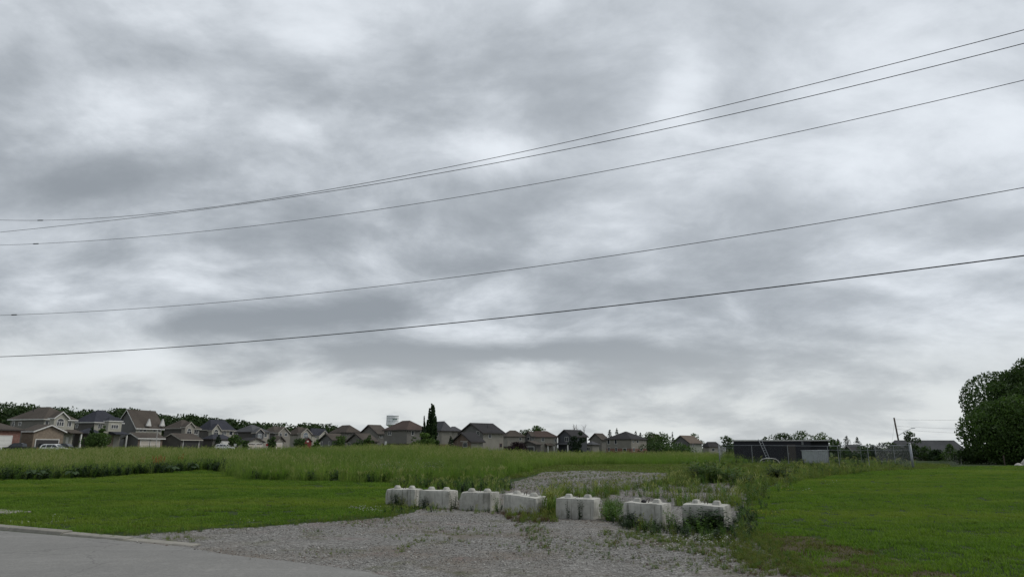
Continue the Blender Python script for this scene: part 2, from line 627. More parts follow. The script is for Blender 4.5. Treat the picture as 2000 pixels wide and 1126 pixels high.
# asphalt: worn edge from the kerb end across the gravel apron
edge_px = [(0, 1036), (200, 1053), (370, 1069), (430, 1081), (500, 1090), (570, 1097), (640, 1106), (700, 1114), (780, 1131)]
edge = [G(u, v) for u, v in edge_px]
road_poly = [SD(120, 9.0), SD(40, 9.0)] + edge + [SD(-20, 8.0), SD(-120, 8.0), SD(-120, -1.5), SD(120, -1.5)]
mb = MB()
mb.face([(x, y, 0.012) for x, y in road_poly])
struct(mb.build('road', M['asphalt']))

GP = lambda L: [G(u, v) for u, v in L]
gravel_px = [(150, 1056), (210, 1049), (300, 1042), (420, 1034), (500, 1029), (640, 1018), (750, 1011), (800, 1000), (900, 975), (985, 946), (1045, 929), (1060, 918), (1150, 914),
             (1300, 918), (1440, 940), (1455, 960), (1450, 990), (1440, 1040), (1500, 1080), (1580, 1126)]
gravel_poly = subdiv_noise(GP(gravel_px) + [SD(-14, 11.5), SD(-14, 6.5), SD(-2, 6.5), SD(2, 7.5), SD(6, 8.2)] + [G(300, 1064)], 0.5, 0.07, 3)
mb = MB()
mb.face([(x, y, 0.006) for x, y in gravel_poly])
struct(mb.build('gravel_lot', M['gravel']))

# trampled bare soil at the right of the entrance
soil_m, sn = mat_new('bare_soil')
sp_ = sn.add('ShaderNodeNewGeometry').outputs['Position']
sf = sn.noise(sp_, 2.2, 7, 0.65)
sf2 = sn.noise(sp_, 22.0, 4, 0.7)
sc_ = sn.ramp(sn.math('MULTIPLY_ADD', sf2, 0.4, sn.math('MULTIPLY', sf, 0.6)), [(0.32, (0.035, 0.030, 0.018)), (0.5, (0.075, 0.062, 0.036)), (0.7, (0.12, 0.105, 0.07))])
finish(sn, principled(sn, sc_, 0.95, sf2, 0.6, 0.03, spec=0.1))
mb = MB()
mb.face([(x, y, 0.003) for x, y in subdiv_noise(GP([(1430, 1045), (1500, 1038), (1560, 1045), (1640, 1060), (1720, 1085), (1800, 1105), (1900, 1130), (1700, 1160), (1560, 1150), (1450, 1080)]), 0.3, 0.08, 9)])
struct(mb.build('bare_soil', soil_m))

# kerb of concrete lengths, sunk and worn
kerb = bpy.data.objects.new('kerb', None)
col.objects.link(kerb)
kerb.location = (*G(200, 1048), 0)
struct(kerb)
kx0, ky0 = kerb.location.x, kerb.location.y
ka, kb = np.array(G(370, 1067)), np.array(G(0, 1034))
kd = (kb - ka) / np.linalg.norm(kb - ka)
kn = np.array([kd[1], -kd[0]])
if kn[1] < 0:
    kn = -kn
s0 = 0.0
for k in range(16):
    L = 1.9 + random.uniform(-0.1, 0.1)
    hgt = 0.025 + 0.04 * min(k / 2.0, 1) + random.uniform(-0.008, 0.008)
    a = ka + kd * (s0 + 0.012)
    b = ka + kd * (s0 + L - 0.012)
    w0, w1 = 0.0, 0.26
    m = MB()
    q = lambda p, w, z: (p[0] + kn[0] * w - kx0, p[1] + kn[1] * w - ky0, z)
    bot = [q(a, w0 - 0.05, -0.1), q(a, w1, -0.1), q(b, w1, -0.1), q(b, w0 - 0.05, -0.1)]
    top = [q(a, w0 + 0.04, hgt), q(a, w1, hgt + 0.01), q(b, w1, hgt + 0.01), q(b, w0 + 0.04, hgt)]
    m.hexa(bot[::-1], top[::-1])
    m.build('kerb_stone', M['kerb'], kerb, bevel=0.015)
    s0 += L

# pale slab in the verge at the left edge of the photograph
gx, gy = G(8, 1001)
m = MB()
m.box(-1.6, 0.62, -0.34, 0.34, -0.05, 0.05)
o = m.build('concrete_slab', M['kerb'], bevel=0.02)
o.location = (gx, gy, 0)
o.rotation_euler = (0, 0, R(-24))
tag(o, 'flat pale concrete slab lying in the mown grass near the kerb', 'slab')

# residential street in front of the left houses, seen only through the grass tops
m = MB()
for k in range(24):
    y0, y1 = 112 + k * 10, 122 + k * 10
    c0, c1 = -79 + (y0 - 112) * 0.05, -79 + (y1 - 112) * 0.05
    f = lambda x, y: (x, y, gh(x, y) + 0.03)
    m.face([f(c0 - 4, y0), f(c0 + 4, y0), f(c1 + 4, y1), f(c1 - 4, y1)])
struct(m.build('side_street', M['asphalt']))

# ------------------------------------------------------------------ concrete blocks
M['dark_moss'] = plain('dark_moss', (0.03, 0.035, 0.022), 0.95, 0.3, 12)


def displaced_box(L, Dp, H, seed, chips, seg=(14, 8, 8), tilt=0.0):
    """box with rounded, chipped and uneven edges; chips = [(x, y, z, radius, depth)]"""
    import bmesh
    bm = bmesh.new()
    nx, ny, nz = seg
    def pt(i, j, k):
        return Vector(((i / nx - 0.5) * L, (j / ny - 0.5) * Dp, k / nz * H))
    grid = {}
    def vert(i, j, k):
        if (i, j, k) not in grid:
            grid[(i, j, k)] = bm.verts.new(pt(i, j, k))
        return grid[(i, j, k)]
    for i in range(nx):
        for j in range(ny):
            bm.faces.new([vert(i, j, nz), vert(i + 1, j, nz), vert(i + 1, j + 1, nz), vert(i, j + 1, nz)])
            bm.faces.new([vert(i, j, 0), vert(i, j + 1, 0), vert(i + 1, j + 1, 0), vert(i + 1, j, 0)])
    for i in range(nx):
        for k in range(nz):
            bm.faces.new([vert(i, 0, k), vert(i + 1, 0, k), vert(i + 1, 0, k + 1), vert(i, 0, k + 1)])
            bm.faces.new([vert(i, ny, k), vert(i, ny, k + 1), vert(i + 1, ny, k + 1), vert(i + 1, ny, k)])
    for j in range(ny):
        for k in range(nz):
            bm.faces.new([vert(0, j, k), vert(0, j, k + 1), vert(0, j + 1, k + 1), vert(0, j + 1, k)])
            bm.faces.new([vert(nx, j, k), vert(nx, j + 1, k), vert(nx, j + 1, k + 1), vert(nx, j, k + 1)])
    from mathutils import noise as mn
    c = Vector((0, 0, H / 2))
    for v in bm.verts:
        p = v.co.copy()
        # round the edges
        rad = 0.028
        q = Vector((max(abs(p.x) - (L / 2 - rad), 0), max(abs(p.y) - (Dp / 2 - rad), 0), max(abs(p.z - H / 2) - (H / 2 - rad), 0)))
        ex = (q.x > 0) + (q.y > 0) + (q.z > 0)
        if ex > 1:
            l = q.length
            f = (l - rad) / l
            p -= Vector((math.copysign(q.x * f, p.x), math.copysign(q.y * f, p.y), math.copysign(q.z * f, p.z - H / 2)))
        nv = mn.noise_vector(p * 3.1 + Vector((seed * 3.7, 0, 0)))
        p += nv * 0.010 * (1.8 if ex else 1)
        for (cx, cy, cz, rr, dd) in chips:
            d = (p - Vector((cx, cy, cz))).length
            if d < rr:
                k = (1 - d / rr)
                p += (c - p).normalized() * dd * k * (0.8 + 0.4 * mn.noise(p * 9))
        if tilt:
            p.z -= tilt * (p.x / L + 0.5) * (p.z / H)
        v.co = p
    me = bpy.data.meshes.new('body')
    bm.to_mesh(me)
    bm.free()
    return me


def knob_mesh(seed, square):
    m = MB()
    if square:
        a, b, h = 0.105, 0.065, 0.085
        m.hexa([(-a, -a, -0.01), (a, -a, -0.01), (a, a, -0.01), (-a, a, -0.01)], [(-b, -b, h), (b, -b, h), (b, b, h), (-b, b, h)])
    else:
        m.lathe([(0.125, -0.01), (0.115, 0.02), (0.085, 0.072), (0.07, 0.085), (0.02, 0.09)], 14)
    return m


block_px = [  # top front left, top front right, length, label, chips, round knobs, sunk
    ((756, 954), (808, 954), 'leftmost concrete barrier block, dark weeds growing up its front'),
    ((818, 956.5), (876, 957.5), 'second concrete block from the left, front streaked with dark drips'),
    ((897, 959.5), (957, 961), 'third concrete block from the left, chipped left end and two round knobs'),
    ((981, 962), (1050, 968), 'middle concrete block with a sloping cracked top, reddish weeds at its foot'),
    ((1085, 972), (1159, 973), 'concrete block with two dark vines climbing its front'),
    ((1213, 979.6), (1296, 983.6), 'concrete block second from the right, a black lump beside its lifting loop'),
    ((1328, 982.4), (1416, 988), 'rightmost concrete block, half hidden behind a dark bushy weed'),
]
BL, BD, BH = 1.08, 0.57, 0.56
blocks = []
ang = [-18, -25, -27, -33, -24, -33, -34]
chips = [[(-0.5, -0.28, 0.6, 0.16, 0.05)],
         [(0.53, -0.28, 0.6, 0.10, 0.03), (0.2, -0.28, 0.0, 0.2, 0.03)],
         [(-0.53, -0.28, 0.56, 0.22, 0.10), (-0.3, -0.28, 0.6, 0.1, 0.025), (0.1, -0.28, 0.58, 0.12, 0.02)],
         [(-0.53, -0.28, 0.6, 0.15, 0.05), (0.53, -0.28, 0.6, 0.2, 0.07), (0.53, 0.0, 0.6, 0.2, 0.05)],
         [(0.53, 0.28, 0.3, 0.2, 0.06), (0.53, -0.28, 0.15, 0.18, 0.05), (0.53, 0.0, 0.1, 0.2, 0.04)],
         [(0.53, -0.28, 0.6, 0.12, 0.03), (-0.53, -0.28, 0.35, 0.12, 0.03)],
         [(-0.53, -0.28, 0.6, 0.12, 0.04), (0.53, -0.28, 0.6, 0.14, 0.04)]]
for i, (a, b, lab) in enumerate(block_px):
    zt = 0.50
    pa, pb = np.array(G(*a, z=zt)), np.array(G(*b, z=zt))
    mid = (pa + pb) / 2
    an = R(ang[i])
    d = np.array([math.cos(an), math.sin(an)])
    nn = np.array([-d[1], d[0]])
    c = mid + nn * BD / 2
    t = thing('concrete_block', (c[0], c[1], -0.06), lab, 'concrete block', 'concrete blocks across the gravel entrance', an)
    t.rotation_euler = (R([0.5, -0.5, 0.4, 0.8, 0, 0.3, 0.5][i]), R([0, 0.2, -0.3, 1.2, 0.3, 0.8, 0.6][i]), an)
    tl = 0.05 if i == 3 else 0.0
    t.scale = ((0.93, 0.97, 0.97, 1.0, 0.94, 0.90, 0.88)[i], 1, 1)
    body = link('body', displaced_box(BL, BD, BH, i, chips[i], tilt=tl), M['concrete'], t, False)
    for kx in (-0.27, 0.27):
        kb_ = knob_mesh(i, i >= 4).build('knob', M['concrete'], t, i < 4, bevel=0.012 if i >= 4 else 0)
        kb_.location = (kx, 0.02, BH - tl * (kx / BL + 0.5))
        kb_.rotation_euler = (0, 0, random.uniform(-0.2, 0.2))
    m = MB()
    hh = BH - tl * 0.5
    lean = [0.02, -0.01, 0.0, 0.03, 0.02, 0.05, 0.0][i]
    m.tube([(-0.035, 0, hh - 0.03), (-0.037 + lean * 0.5, 0.0, hh + 0.05), (-0.02 + lean, 0.01, hh + 0.085), (0.02 + lean, 0.01, hh + 0.085), (0.037 + lean * 0.5, 0, hh + 0.05), (0.035, 0, hh - 0.03)], 0.009, 6)
    m.build('lifting_loop', M['rust'], t, True)
    if i == 5:
        m = MB()
        m.lathe([(0.05, 0.0), (0.075, 0.02), (0.06, 0.05), (0.02, 0.065)], 9, (-0.04, -0.1, hh - 0.004))
        o = m.build('tar_lump', M['rubber'], t, True)
    blocks.append((t, c, an))

# ------------------------------------------------------------------ overhead wires along the road
def wire_curve(pts, D, s_from, s_to, nseg=70):
    q = []
    n3, d3 = np.array([*NRM, 0]), np.array([*DIR, 0])
    for u, v in pts:
        r = ray(u, v)
        p = r * (D / (r @ n3))
        q.append((p @ d3, p[2] + CAMH))
    q = np.array(q)
    c = np.polyfit(q[:, 0], q[:, 1], 3)
    c2 = np.polyfit(q[:, 0], q[:, 1], 2)
    ss = np.linspace(s_from, s_to, nseg)
    lo, hi = q[:, 0].min() - 1, q[:, 0].max() + 1
    w = np.where(ss < lo, np.exp(-(lo - ss) / 3), np.where(ss > hi, np.exp(-(ss - hi) / 3), 1.0))
    z = np.polyval(c, np.clip(ss, lo, hi)) * w + np.polyval(c2, ss) * (1 - w)
    return [(*SD(s, D), zz) for s, zz in zip(ss, z)]


S_L, S_R, DW = 41.0, -15.0, 16.0
WIRES = [
    ([(8, 430), (120, 428.5), (250, 422), (500, 393), (750, 350), (1000, 302), (1250, 246), (1500, 184), (1750, 122), (2000, 60)], 16.0, 0.0085, 'topmost power wire at the right edge, crossing another wire toward the left', 8),
    ([(0, 453), (120, 442), (250, 426), (500, 394), (750, 357), (1000, 314), (1250, 262), (1500, 206), (1750, 147), (2000, 86)], 15.2, 0.0085, 'power wire just under the topmost one at right, crossing above it at left', None),
    ([(10, 478), (120, 474), (250, 465), (500, 439), (750, 407), (1000, 370), (1250, 321), (1500, 268), (1750, 214), (2000, 158)], 16.8, 0.008, 'third power wire from the top with a sleeve near the left edge', 22),
    ([(0, 615), (120, 611), (250, 604), (500, 583), (750, 557), (1000, 527), (1250, 491), (1500, 453), (1750, 411), (2000, 365)], 16.0, 0.008, 'lone thin wire in the gap above the lowest thick cable', 2),
    ([(0, 696), (120, 691), (250, 684), (500, 665), (750, 643), (1000, 618), (1250, 591), (1500, 563), (1750, 531), (2000, 498)], 16.0, 0.0135, 'lowest and thickest overhead cable across the sky', None),
]
ends = []
for pts, D, rad, lab, spl in WIRES:
    cv = wire_curve(pts, D, S_R, S_L)
    ends.append((D, cv[0][2], cv[-1][2]))
    m = MB()
    m.tube(cv, rad, 5)
    o = m.build('power_line' if rad < 0.01 else 'communication_cable', M['wire'])
    tag(o, lab, 'wire' if rad < 0.01 else 'cable', 'overhead wires along the road')
    if spl is not None:
        # splice sleeve on the wire
        k = min(range(len(cv) - 1), key=lambda j: abs((1000 + cv[j][0] / cv[j][1] * FPX / math.cos(PITCH)) - spl))
        a, b = Vector(cv[k]), Vector(cv[k + 1])
        m = MB()
        m.tube([a.lerp(b, t) for t in (0.1, 0.2, 0.6, 0.7)], [0.012, 0.024, 0.024, 0.012], 8)
        m.build('splice_sleeve', M['darksteel'], o)


def utility_pole(s, side, lab):
    x, y = SD(s, 16.3)
    t = thing('utility_pole', (x, y, gh(x, y)), lab, 'utility pole')
    m = MB()
    m.tube([(0, 0, -0.5), (0, 0, 6), (0, 0, 13.4)], [0.17, 0.15, 0.11], 12)
    m.build('pole', M['wood_pole'], t, True)
    for (D, zr, zl) in ends:
        z = (zl if side else zr) - gh(x, y)
        off = D - 16.3
        m = MB()
        p0 = (NRM[0] * 0.1 * np.sign(off), NRM[1] * 0.1 * np.sign(off), z - 0.13)
        p1 = (NRM[0] * off, NRM[1] * off, z - 0.13)
        m.tube([p0, p1], 0.035, 6)
        br = m.build('bracket', M['darksteel'], t)
        m = MB()
        m.lathe([(0.03, -0.12), (0.055, -0.09), (0.03, -0.06), (0.055, -0.03), (0.025, 0.0)], 10, (p1[0], p1[1], z))
        m.build('insulator', M['porcelain'], br, True)
    return t


utility_pole(S_L, True, 'wooden roadside utility pole where the overhead wires end at left')
utility_pole(S_R, False, 'wooden roadside utility pole where the overhead wires end at right')

# ------------------------------------------------------------------ houses
C = dict(
    s_taupe=siding('siding_taupe', (0.225, 0.212, 0.19)), s_grey=siding('siding_grey', (0.185, 0.182, 0.177)),
    s_dark=siding('siding_dark_brown', (0.13, 0.12, 0.11)), s_cream=siding('siding_cream', (0.47, 0.455, 0.39)),
    s_sand=siding('siding_sand', (0.36, 0.335, 0.29)), s_beige=siding('siding_beige', (0.29, 0.27, 0.235)),
    s_slate=siding('siding_slate', (0.10, 0.105, 0.115)), s_olive=siding('siding_pale_olive', (0.36, 0.37, 0.31)),
    s_red=siding('siding_barn_red', (0.20, 0.035, 0.03)), s_navy=siding('siding_navy', (0.045, 0.05, 0.065)),
    b_tan=brick('brick_tan', (0.27, 0.205, 0.14), (0.19, 0.14, 0.10), (0.27, 0.245, 0.21)),
    b_red=brick('brick_red', (0.22, 0.085, 0.06), (0.16, 0.06, 0.05), (0.24, 0.20, 0.17)),
    b_brown=brick('brick_brown', (0.20, 0.14, 0.10), (0.15, 0.10, 0.075), (0.22, 0.19, 0.16)),
    r_brown=shingle('shingle_brown', (0.074, 0.063, 0.053)), r_navy=shingle('shingle_navy', (0.040, 0.042, 0.052)),
    r_grey=shingle('shingle_grey', (0.075, 0.076, 0.080)), r_char=shingle('shingle_charcoal', (0.036, 0.035, 0.036)),
    r_red=shingle('shingle_russet', (0.072, 0.052, 0.045)), r_tan=shingle('shingle_tan', (0.125, 0.10, 0.08)),
    trim=M['white'], t_dark=plain('trim_dark', (0.06, 0.052, 0.048), 0.6, 0.1), t_sand=plain('trim_sand', (0.40, 0.375, 0.33), 0.6, 0.1),
    door_pale=plain('garage_door_pale', (0.50, 0.45, 0.39), 0.5, 0.06), door_white=plain('garage_door_white', (0.66, 0.65, 0.62), 0.5, 0.05),
    door_dark=plain('garage_door_dark', (0.05, 0.048, 0.047), 0.5, 0.1),
)


class Vol:
    """one storeyed volume: near corner, right face direction e1, left face direction e2"""
    def __init__(s, root, uc, ul, ur, Y, th, ve, rise, roof, wall, roofm, trim='t_dark', front=None, base=None, over=0.45, z0=None):
        s.root = root
        th = R(th)
        s.e1 = np.array([math.cos(th), math.sin(th)])
        s.e2 = np.array([-math.sin(th), math.cos(th)])
        s.C = np.array([PX(uc, Y), Y])
        s.Lr = s.meet(ur, s.e1)
        s.Ll = s.meet(ul, s.e2)
        s.Lr = min(max(s.Lr, 1.2), 17)
        s.Ll = min(max(s.Ll, 1.2), 17)
        s.ze = PZ(ve, Y)
        s.z0 = (gh(*s.C) - 0.25) if z0 is None else z0
        s.rise, s.roof, s.over = rise, roof, over
        s.o = np.array(root.location)
        if s.ze < s.z0 + 2.0:
            s.ze = s.z0 + 2.3
        s.walls(C[wall])
        s.roofs(C[roofm], C[trim])
        if front:
            s.panel('R', 0.02, s.Lr - 0.02, s.z0 + 0.3, s.ze - 0.05, 0.03, C[front], 'front_cladding')
        if base:
            for f_, L in (('R', s.Lr), ('L', s.Ll)):
                s.panel(f_, 0, L, s.z0 + 0.02, s.z0 + base[1], 0.05, C[base[0]], 'brick_base')

    def meet(s, u, e):
        k = (u - 1000) / (FPX / math.cos(PITCH))
        den = e[0] - k * e[1]
        t = (k * s.C[1] - s.C[0]) / den if abs(den) > 1e-3 else 8
        return t if t > 0 else 8

    def W(s, a, b, z):
        """a along e1, b along e2 -> relative to root"""
        p = s.C + s.e1 * a + s.e2 * b
        return (p[0] - s.o[0], p[1] - s.o[1], z - s.o[2])

    def walls(s, mat):
        m = MB()
        f = lambda a, b, z: s.W(a, b, z)
        A, B, z0, ze = s.Lr, s.Ll, s.z0, s.ze
        m.hexa([f(0, 0, z0), f(A, 0, z0), f(A, B, z0), f(0, B, z0)], [f(0, 0, ze), f(A, 0, ze), f(A, B, ze), f(0, B, ze)])
        if s.roof == 'gl':
            for a in (0.001, A - 0.001):
                m.face([f(a, 0, ze), f(a, B, ze), f(a, B / 2, ze + s.rise * 0.985)][::(1 if a > 1 else -1)])
        if s.roof == 'gr':
            for b in (0.001, B - 0.001):
                m.face([f(0, b, ze), f(A, b, ze), f(A / 2, b, ze + s.rise * 0.985)][::(-1 if b > 1 else 1)])
        m.build('wall', mat, s.root)

    def roofs(s, mat, trim):
        f, A, B, ze, ov, h = s.W, s.Lr, s.Ll, s.ze, s.over, s.rise
        m = MB()
        tr = MB()
        if s.roof == 'hip':
            a0, a1, b0, b1 = -ov, A + ov, -ov, B + ov
            w, l = a1 - a0, b1 - b0
            zt = ze + 0.10
            if w >= l:
                r0, r1 = (a0 + l / 2 * 0.95, (b0 + b1) / 2), (a1 - l / 2 * 0.95, (b0 + b1) / 2)
            else:
                r0, r1 = ((a0 + a1) / 2, b0 + w / 2 * 0.95), ((a0 + a1) / 2, b1 - w / 2 * 0.95)
            P = [f(a0, b0, zt), f(a1, b0, zt), f(a1, b1, zt), f(a0, b1, zt)]
            r0, r1 = f(*r0, ze + h), f(*r1, ze + h)
            if w >= l:
                for q in ([P[0], P[1], r1, r0], [P[1], P[2], r1], [P[2], P[3], r0, r1], [P[3], P[0], r0]):
                    m.face(q)
            else:
                for q in ([P[0], P[1], r0], [P[1], P[2], r1, r0], [P[2], P[3], r1], [P[3], P[0], r0, r1]):
                    m.face(q)
            m.face(P[::-1])
            tr.hexa([f(a0 + .02, b0 + .02, ze - 0.12), f(a1 - .02, b0 + .02, ze - 0.12), f(a1 - .02, b1 - .02, ze - 0.12), f(a0 + .02, b1 - .02, ze - 0.12)],
                    [f(a0 + .02, b0 + .02, zt - 0.005), f(a1 - .02, b0 + .02, zt - 0.005), f(a1 - .02, b1 - .02, zt - 0.005), f(a0 + .02, b1 - .02, zt - 0.005)])
        else:
            # two slabs with thickness, bargeboards at both gables
            if s.roof == 'gl':
                A_, B_ = A, B
                g = lambda p, q, z: f(p, q, z)
            else:
                A_, B_ = B, A
                g = lambda p, q, z: f(q, p, z)
            sl = h / (B_ / 2)
            th = 0.17
            for sgn in (0, 1):
                q0 = -ov if sgn == 0 else B_ + ov
                z_e = ze - ov * sl
                pts = [(-ov, q0, z_e), (A_ + ov, q0, z_e), (A_ + ov, B_ / 2, ze + h), (-ov, B_ / 2, ze + h)]
                bot = [g(p, q, z + 0.03) for p, q, z in pts]
                top = [g(p, q, z + 0.03 + th) for p, q, z in pts]
                m.hexa(bot, top)
                for p in (-ov - 0.05, A_ + ov):
                    bt = [g(p, q0, z_e - 0.12), g(p + 0.05, q0, z_e - 0.12), g(p + 0.05, B_ / 2, ze + h - 0.12), g(p, B_ / 2, ze + h - 0.12)]
                    tp = [g(p, q0, z_e + 0.13), g(p + 0.05, q0, z_e + 0.13), g(p + 0.05, B_ / 2, ze + h + 0.13), g(p, B_ / 2, ze + h + 0.13)]
                    tr.hexa(bt, tp)
                qq = q0 - 0.05 if sgn == 0 else q0
                bt = [g(-ov, qq, z_e - 0.1), g(A_ + ov, qq, z_e - 0.1), g(A_ + ov, qq + 0.05, z_e - 0.1), g(-ov, qq + 0.05, z_e - 0.1)]
                tp = [g(-ov, qq, z_e + 0.14), g(A_ + ov, qq, z_e + 0.14), g(A_ + ov, qq + 0.05, z_e + 0.14), g(-ov, qq + 0.05, z_e + 0.14)]
                tr.hexa(bt, tp)
        ro = m.build('roof', mat, s.root)
        tr.build('fascia', trim, ro)
        s.roof_obj = ro

    def F(s, face, a, z, out):
        """point on a face: a metres along it, z, out metres proud"""
        return s.W(a, -out, z) if face == 'R' else s.W(-out, a, z)

    def panel(s, face, a0, a1, z0, z1, out, mat, name, parent=None):
        m = MB()
        f = s.F
        i = -0.01
        m.hexa([f(face, a0, z0, out), f(face, a1, z0, out), f(face, a1, z0, i), f(face, a0, z0, i)],
               [f(face, a0, z1, out), f(face, a1, z1, out), f(face, a1, z1, i), f(face, a0, z1, i)])
        return m.build(name, mat, parent or s.root)

    def px(s, face, u, v):
        e = s.e1 if face == 'R' else s.e2
        k = (u - 1000) / (FPX / math.cos(PITCH))
        t = (k * s.C[1] - s.C[0]) / (e[0] - k * e[1])
        p = s.C + e * t
        return t, PZ(v, p[1])

    def rect(s, face, u0, u1, v0, v1):
        a0, z1 = s.px(face, u0, v0)
        a1, z0 = s.px(face, u1, v1)
        a0, a1 = min(a0, a1), max(a0, a1)
        L = s.Lr if face == 'R' else s.Ll
        a0, a1 = max(a0, 0.12), min(a1, L - 0.12)
        if a1 - a0 < 0.5:
            c = min(max((a0 + a1) / 2, 0.4), L - 0.4)
            a0, a1 = c - 0.3, c + 0.3
        return a0, a1, max(z0, s.z0 + 0.3), z1

    def win(s, face, u0, u1, v0, v1, frame='trim', bars=1, arch=False, fw=0.10, gl='glass', out=0.0):
        a0, a1, z0, z1 = s.rect(face, u0, u1, v0, v1)
        m = MB()
        f = s.F
        def bar(p0, p1, q0, q1, o1=0.075):
            o1 += out
            m.hexa([f(face, p0, q0, o1), f(face, p1, q0, o1), f(face, p1, q0, out - 0.02), f(face, p0, q0, out - 0.02)],
                   [f(face, p0, q1, o1), f(face, p1, q1, o1), f(face, p1, q1, out - 0.02), f(face, p0, q1, out - 0.02)])
        bar(a0 - fw, a1 + fw, z0 - fw, z0)
        bar(a0 - fw, a0, z0, z1)
        bar(a1, a1 + fw, z0, z1)
        bar(a0 - fw, a1 + fw, z1, z1 + fw)
        for k in range(bars):
            c = a0 + (a1 - a0) * (k + 1) / (bars + 1)
            bar(c - 0.05, c + 0.05, z0, z1, 0.06)
        if arch:
            r_ = (a1 - a0) / 2 + fw
            cx = (a0 + a1) / 2
            zc = z1 + fw
            K = 8
            for k in range(K):
                t0, t1 = math.pi * k / K, math.pi * (k + 1) / K
                ri = r_ - fw
                q = [(cx + ri * math.cos(t0), zc + 0.75 * ri * math.sin(t0)), (cx + r_ * math.cos(t0), zc + 0.75 * r_ * math.sin(t0)),
                     (cx + r_ * math.cos(t1), zc + 0.75 * r_ * math.sin(t1)), (cx + ri * math.cos(t1), zc + 0.75 * ri * math.sin(t1))]
                m.hexa([f(face, p, z, out - 0.02) for p, z in q], [f(face, p, z, out + 0.07) for p, z in q])
        w = m.build('window', C[frame], s.root)
        m = MB()
        m.hexa([f(face, a0, z0, out + 0.035), f(face, a1, z0, out + 0.035), f(face, a1, z0, out - 0.015), f(face, a0, z0, out - 0.015)],
               [f(face, a0, z1, out + 0.035), f(face, a1, z1, out + 0.035), f(face, a1, z1, out - 0.015), f(face, a0, z1, out - 0.015)])
        if arch:
            P = [(cx + ri * math.cos(math.pi * k / 8), zc + 0.75 * ri * math.sin(math.pi * k / 8)) for k in range(9)]
            m.face([f(face, p, z, out + 0.03) for p, z in P])
        m.build('pane', M[gl], w)
        return w

    def gdoor(s, face, u0, u1, v0, mat='door_white', glazed=False, z1=None):
        a0, a1, _, zt = s.rect(face, u0, u1, v0, v0 + 20)
        if z1:
            zt = s.z0 + z1
        zb = s.z0 + 0.28
        zt = max(zt, zb + 1.9)
        m = MB()
        f = s.F
        nr = 4
        for k in range(nr):
            q0, q1 = zb + (zt - zb) * k / nr, zb + (zt - zb) * (k + 1) / nr - 0.03
            m.hexa([f(face, a0, q0, 0.06), f(face, a1, q0, 0.06), f(face, a1, q0, -0.02), f(face, a0, q0, -0.02)],
                   [f(face, a0, q1, 0.06), f(face, a1, q1, 0.06), f(face, a1, q1, -0.02), f(face, a0, q1, -0.02)])
        d = m.build('garage_door', C[mat], s.root)
        m = MB()
        for (p0, p1, q0, q1) in ((a0 - 0.16, a0, zb, zt), (a1, a1 + 0.16, zb, zt), (a0 - 0.16, a1 + 0.16, zt, zt + 0.16)):
            m.hexa([f(face, p0, q0, 0.09), f(face, p1, q0, 0.09), f(face, p1, q0, -0.02), f(face, p0, q0, -0.02)],
                   [f(face, p0, q1, 0.09), f(face, p1, q1, 0.09), f(face, p1, q1, -0.02), f(face, p0, q1, -0.02)])
        m.build('door_frame', C['trim'], d)
        if glazed:
            m = MB()
            k = 4
            for j in range(k):
                p0 = a0 + (a1 - a0) * (j + 0.12) / k
                p1 = a0 + (a1 - a0) * (j + 0.88) / k
                q0, q1 = zt - (zt - zb) / 4 + 0.08, zt - 0.1
                m.hexa([f(face, p0, q0, 0.075), f(face, p1, q0, 0.075), f(face, p1, q0, 0.05), f(face, p0, q0, 0.05)],
                       [f(face, p0, q1, 0.075), f(face, p1, q1, 0.075), f(face, p1, q1, 0.05), f(face, p0, q1, 0.05)])
            m.build('door_glazing', M['glass'], d)
        return d

    def door(s, face, u0, u1, v0, mat='door_dark'):
        a0, a1, _, zt = s.rect(face, u0, u1, v0, v0 + 20)
        zb = s.z0 + 0.28
        zt = max(zt, zb + 1.9)
        d = s.panel(face, a0, a1, zb, zt, 0.06, C[mat], 'door')
        m = MB()
        m.tube([s.F(face, a0 + 0.1, zb + 0.95, 0.05), s.F(face, a0 + 0.1, zb + 0.95, 0.13)], 0.035, 6)
        m.build('door_handle', M['steel'], d)
        return d

    def porch(s, face, a0, a1, z, deep, roofm, n=2):
        """lean-to porch roof on square white columns"""
        f = s.F
        m = MB()
        m.hexa([f(face, a0, z, deep), f(face, a1, z, deep), f(face, a1, z + 0.05, 0.0), f(face, a0, z + 0.05, 0.0)],
               [f(face, a0, z + 0.18, deep), f(face, a1, z + 0.18, deep), f(face, a1, z + 0.85, 0.0), f(face, a0, z + 0.85, 0.0)])
        p = m.build('porch_roof', C[roofm], s.root)
        for k in range(n):
            a = a0 + 0.25 + (a1 - a0 - 0.5) * (k / max(n - 1, 1) if n > 1 else 1)
            m = MB()
            w = 0.14
            m.hexa([f(face, a - w, s.z0, deep - 0.15), f(face, a + w, s.z0, deep - 0.15), f(face, a + w, s.z0, deep - 0.15 - 2 * w), f(face, a - w, s.z0, deep - 0.15 - 2 * w)],
                   [f(face, a - w, z + 0.01, deep - 0.15), f(face, a + w, z + 0.01, deep - 0.15), f(face, a + w, z + 0.01, deep - 0.15 - 2 * w), f(face, a - w, z + 0.01, deep - 0.15 - 2 * w)])
            m.build('porch_column', C['trim'], s.root)


def house(name, uc, Y, label, cat='house', group='houses beyond the field'):
    x = PX(uc, Y)
    return thing(name, (x, Y, gh(x, Y)), label, cat, group)


def vent(v, a, b):
    """short plumbing stack through the roof"""
    m = MB()
    p = v.W(a, b, v.ze + v.rise * 0.55)
    m.tube([(p[0], p[1], p[2] - 0.6), (p[0], p[1], p[2] + 0.75)], 0.07, 6)
    m.build('vent_stack', M['darksteel'], v.roof_obj)


TH = 72
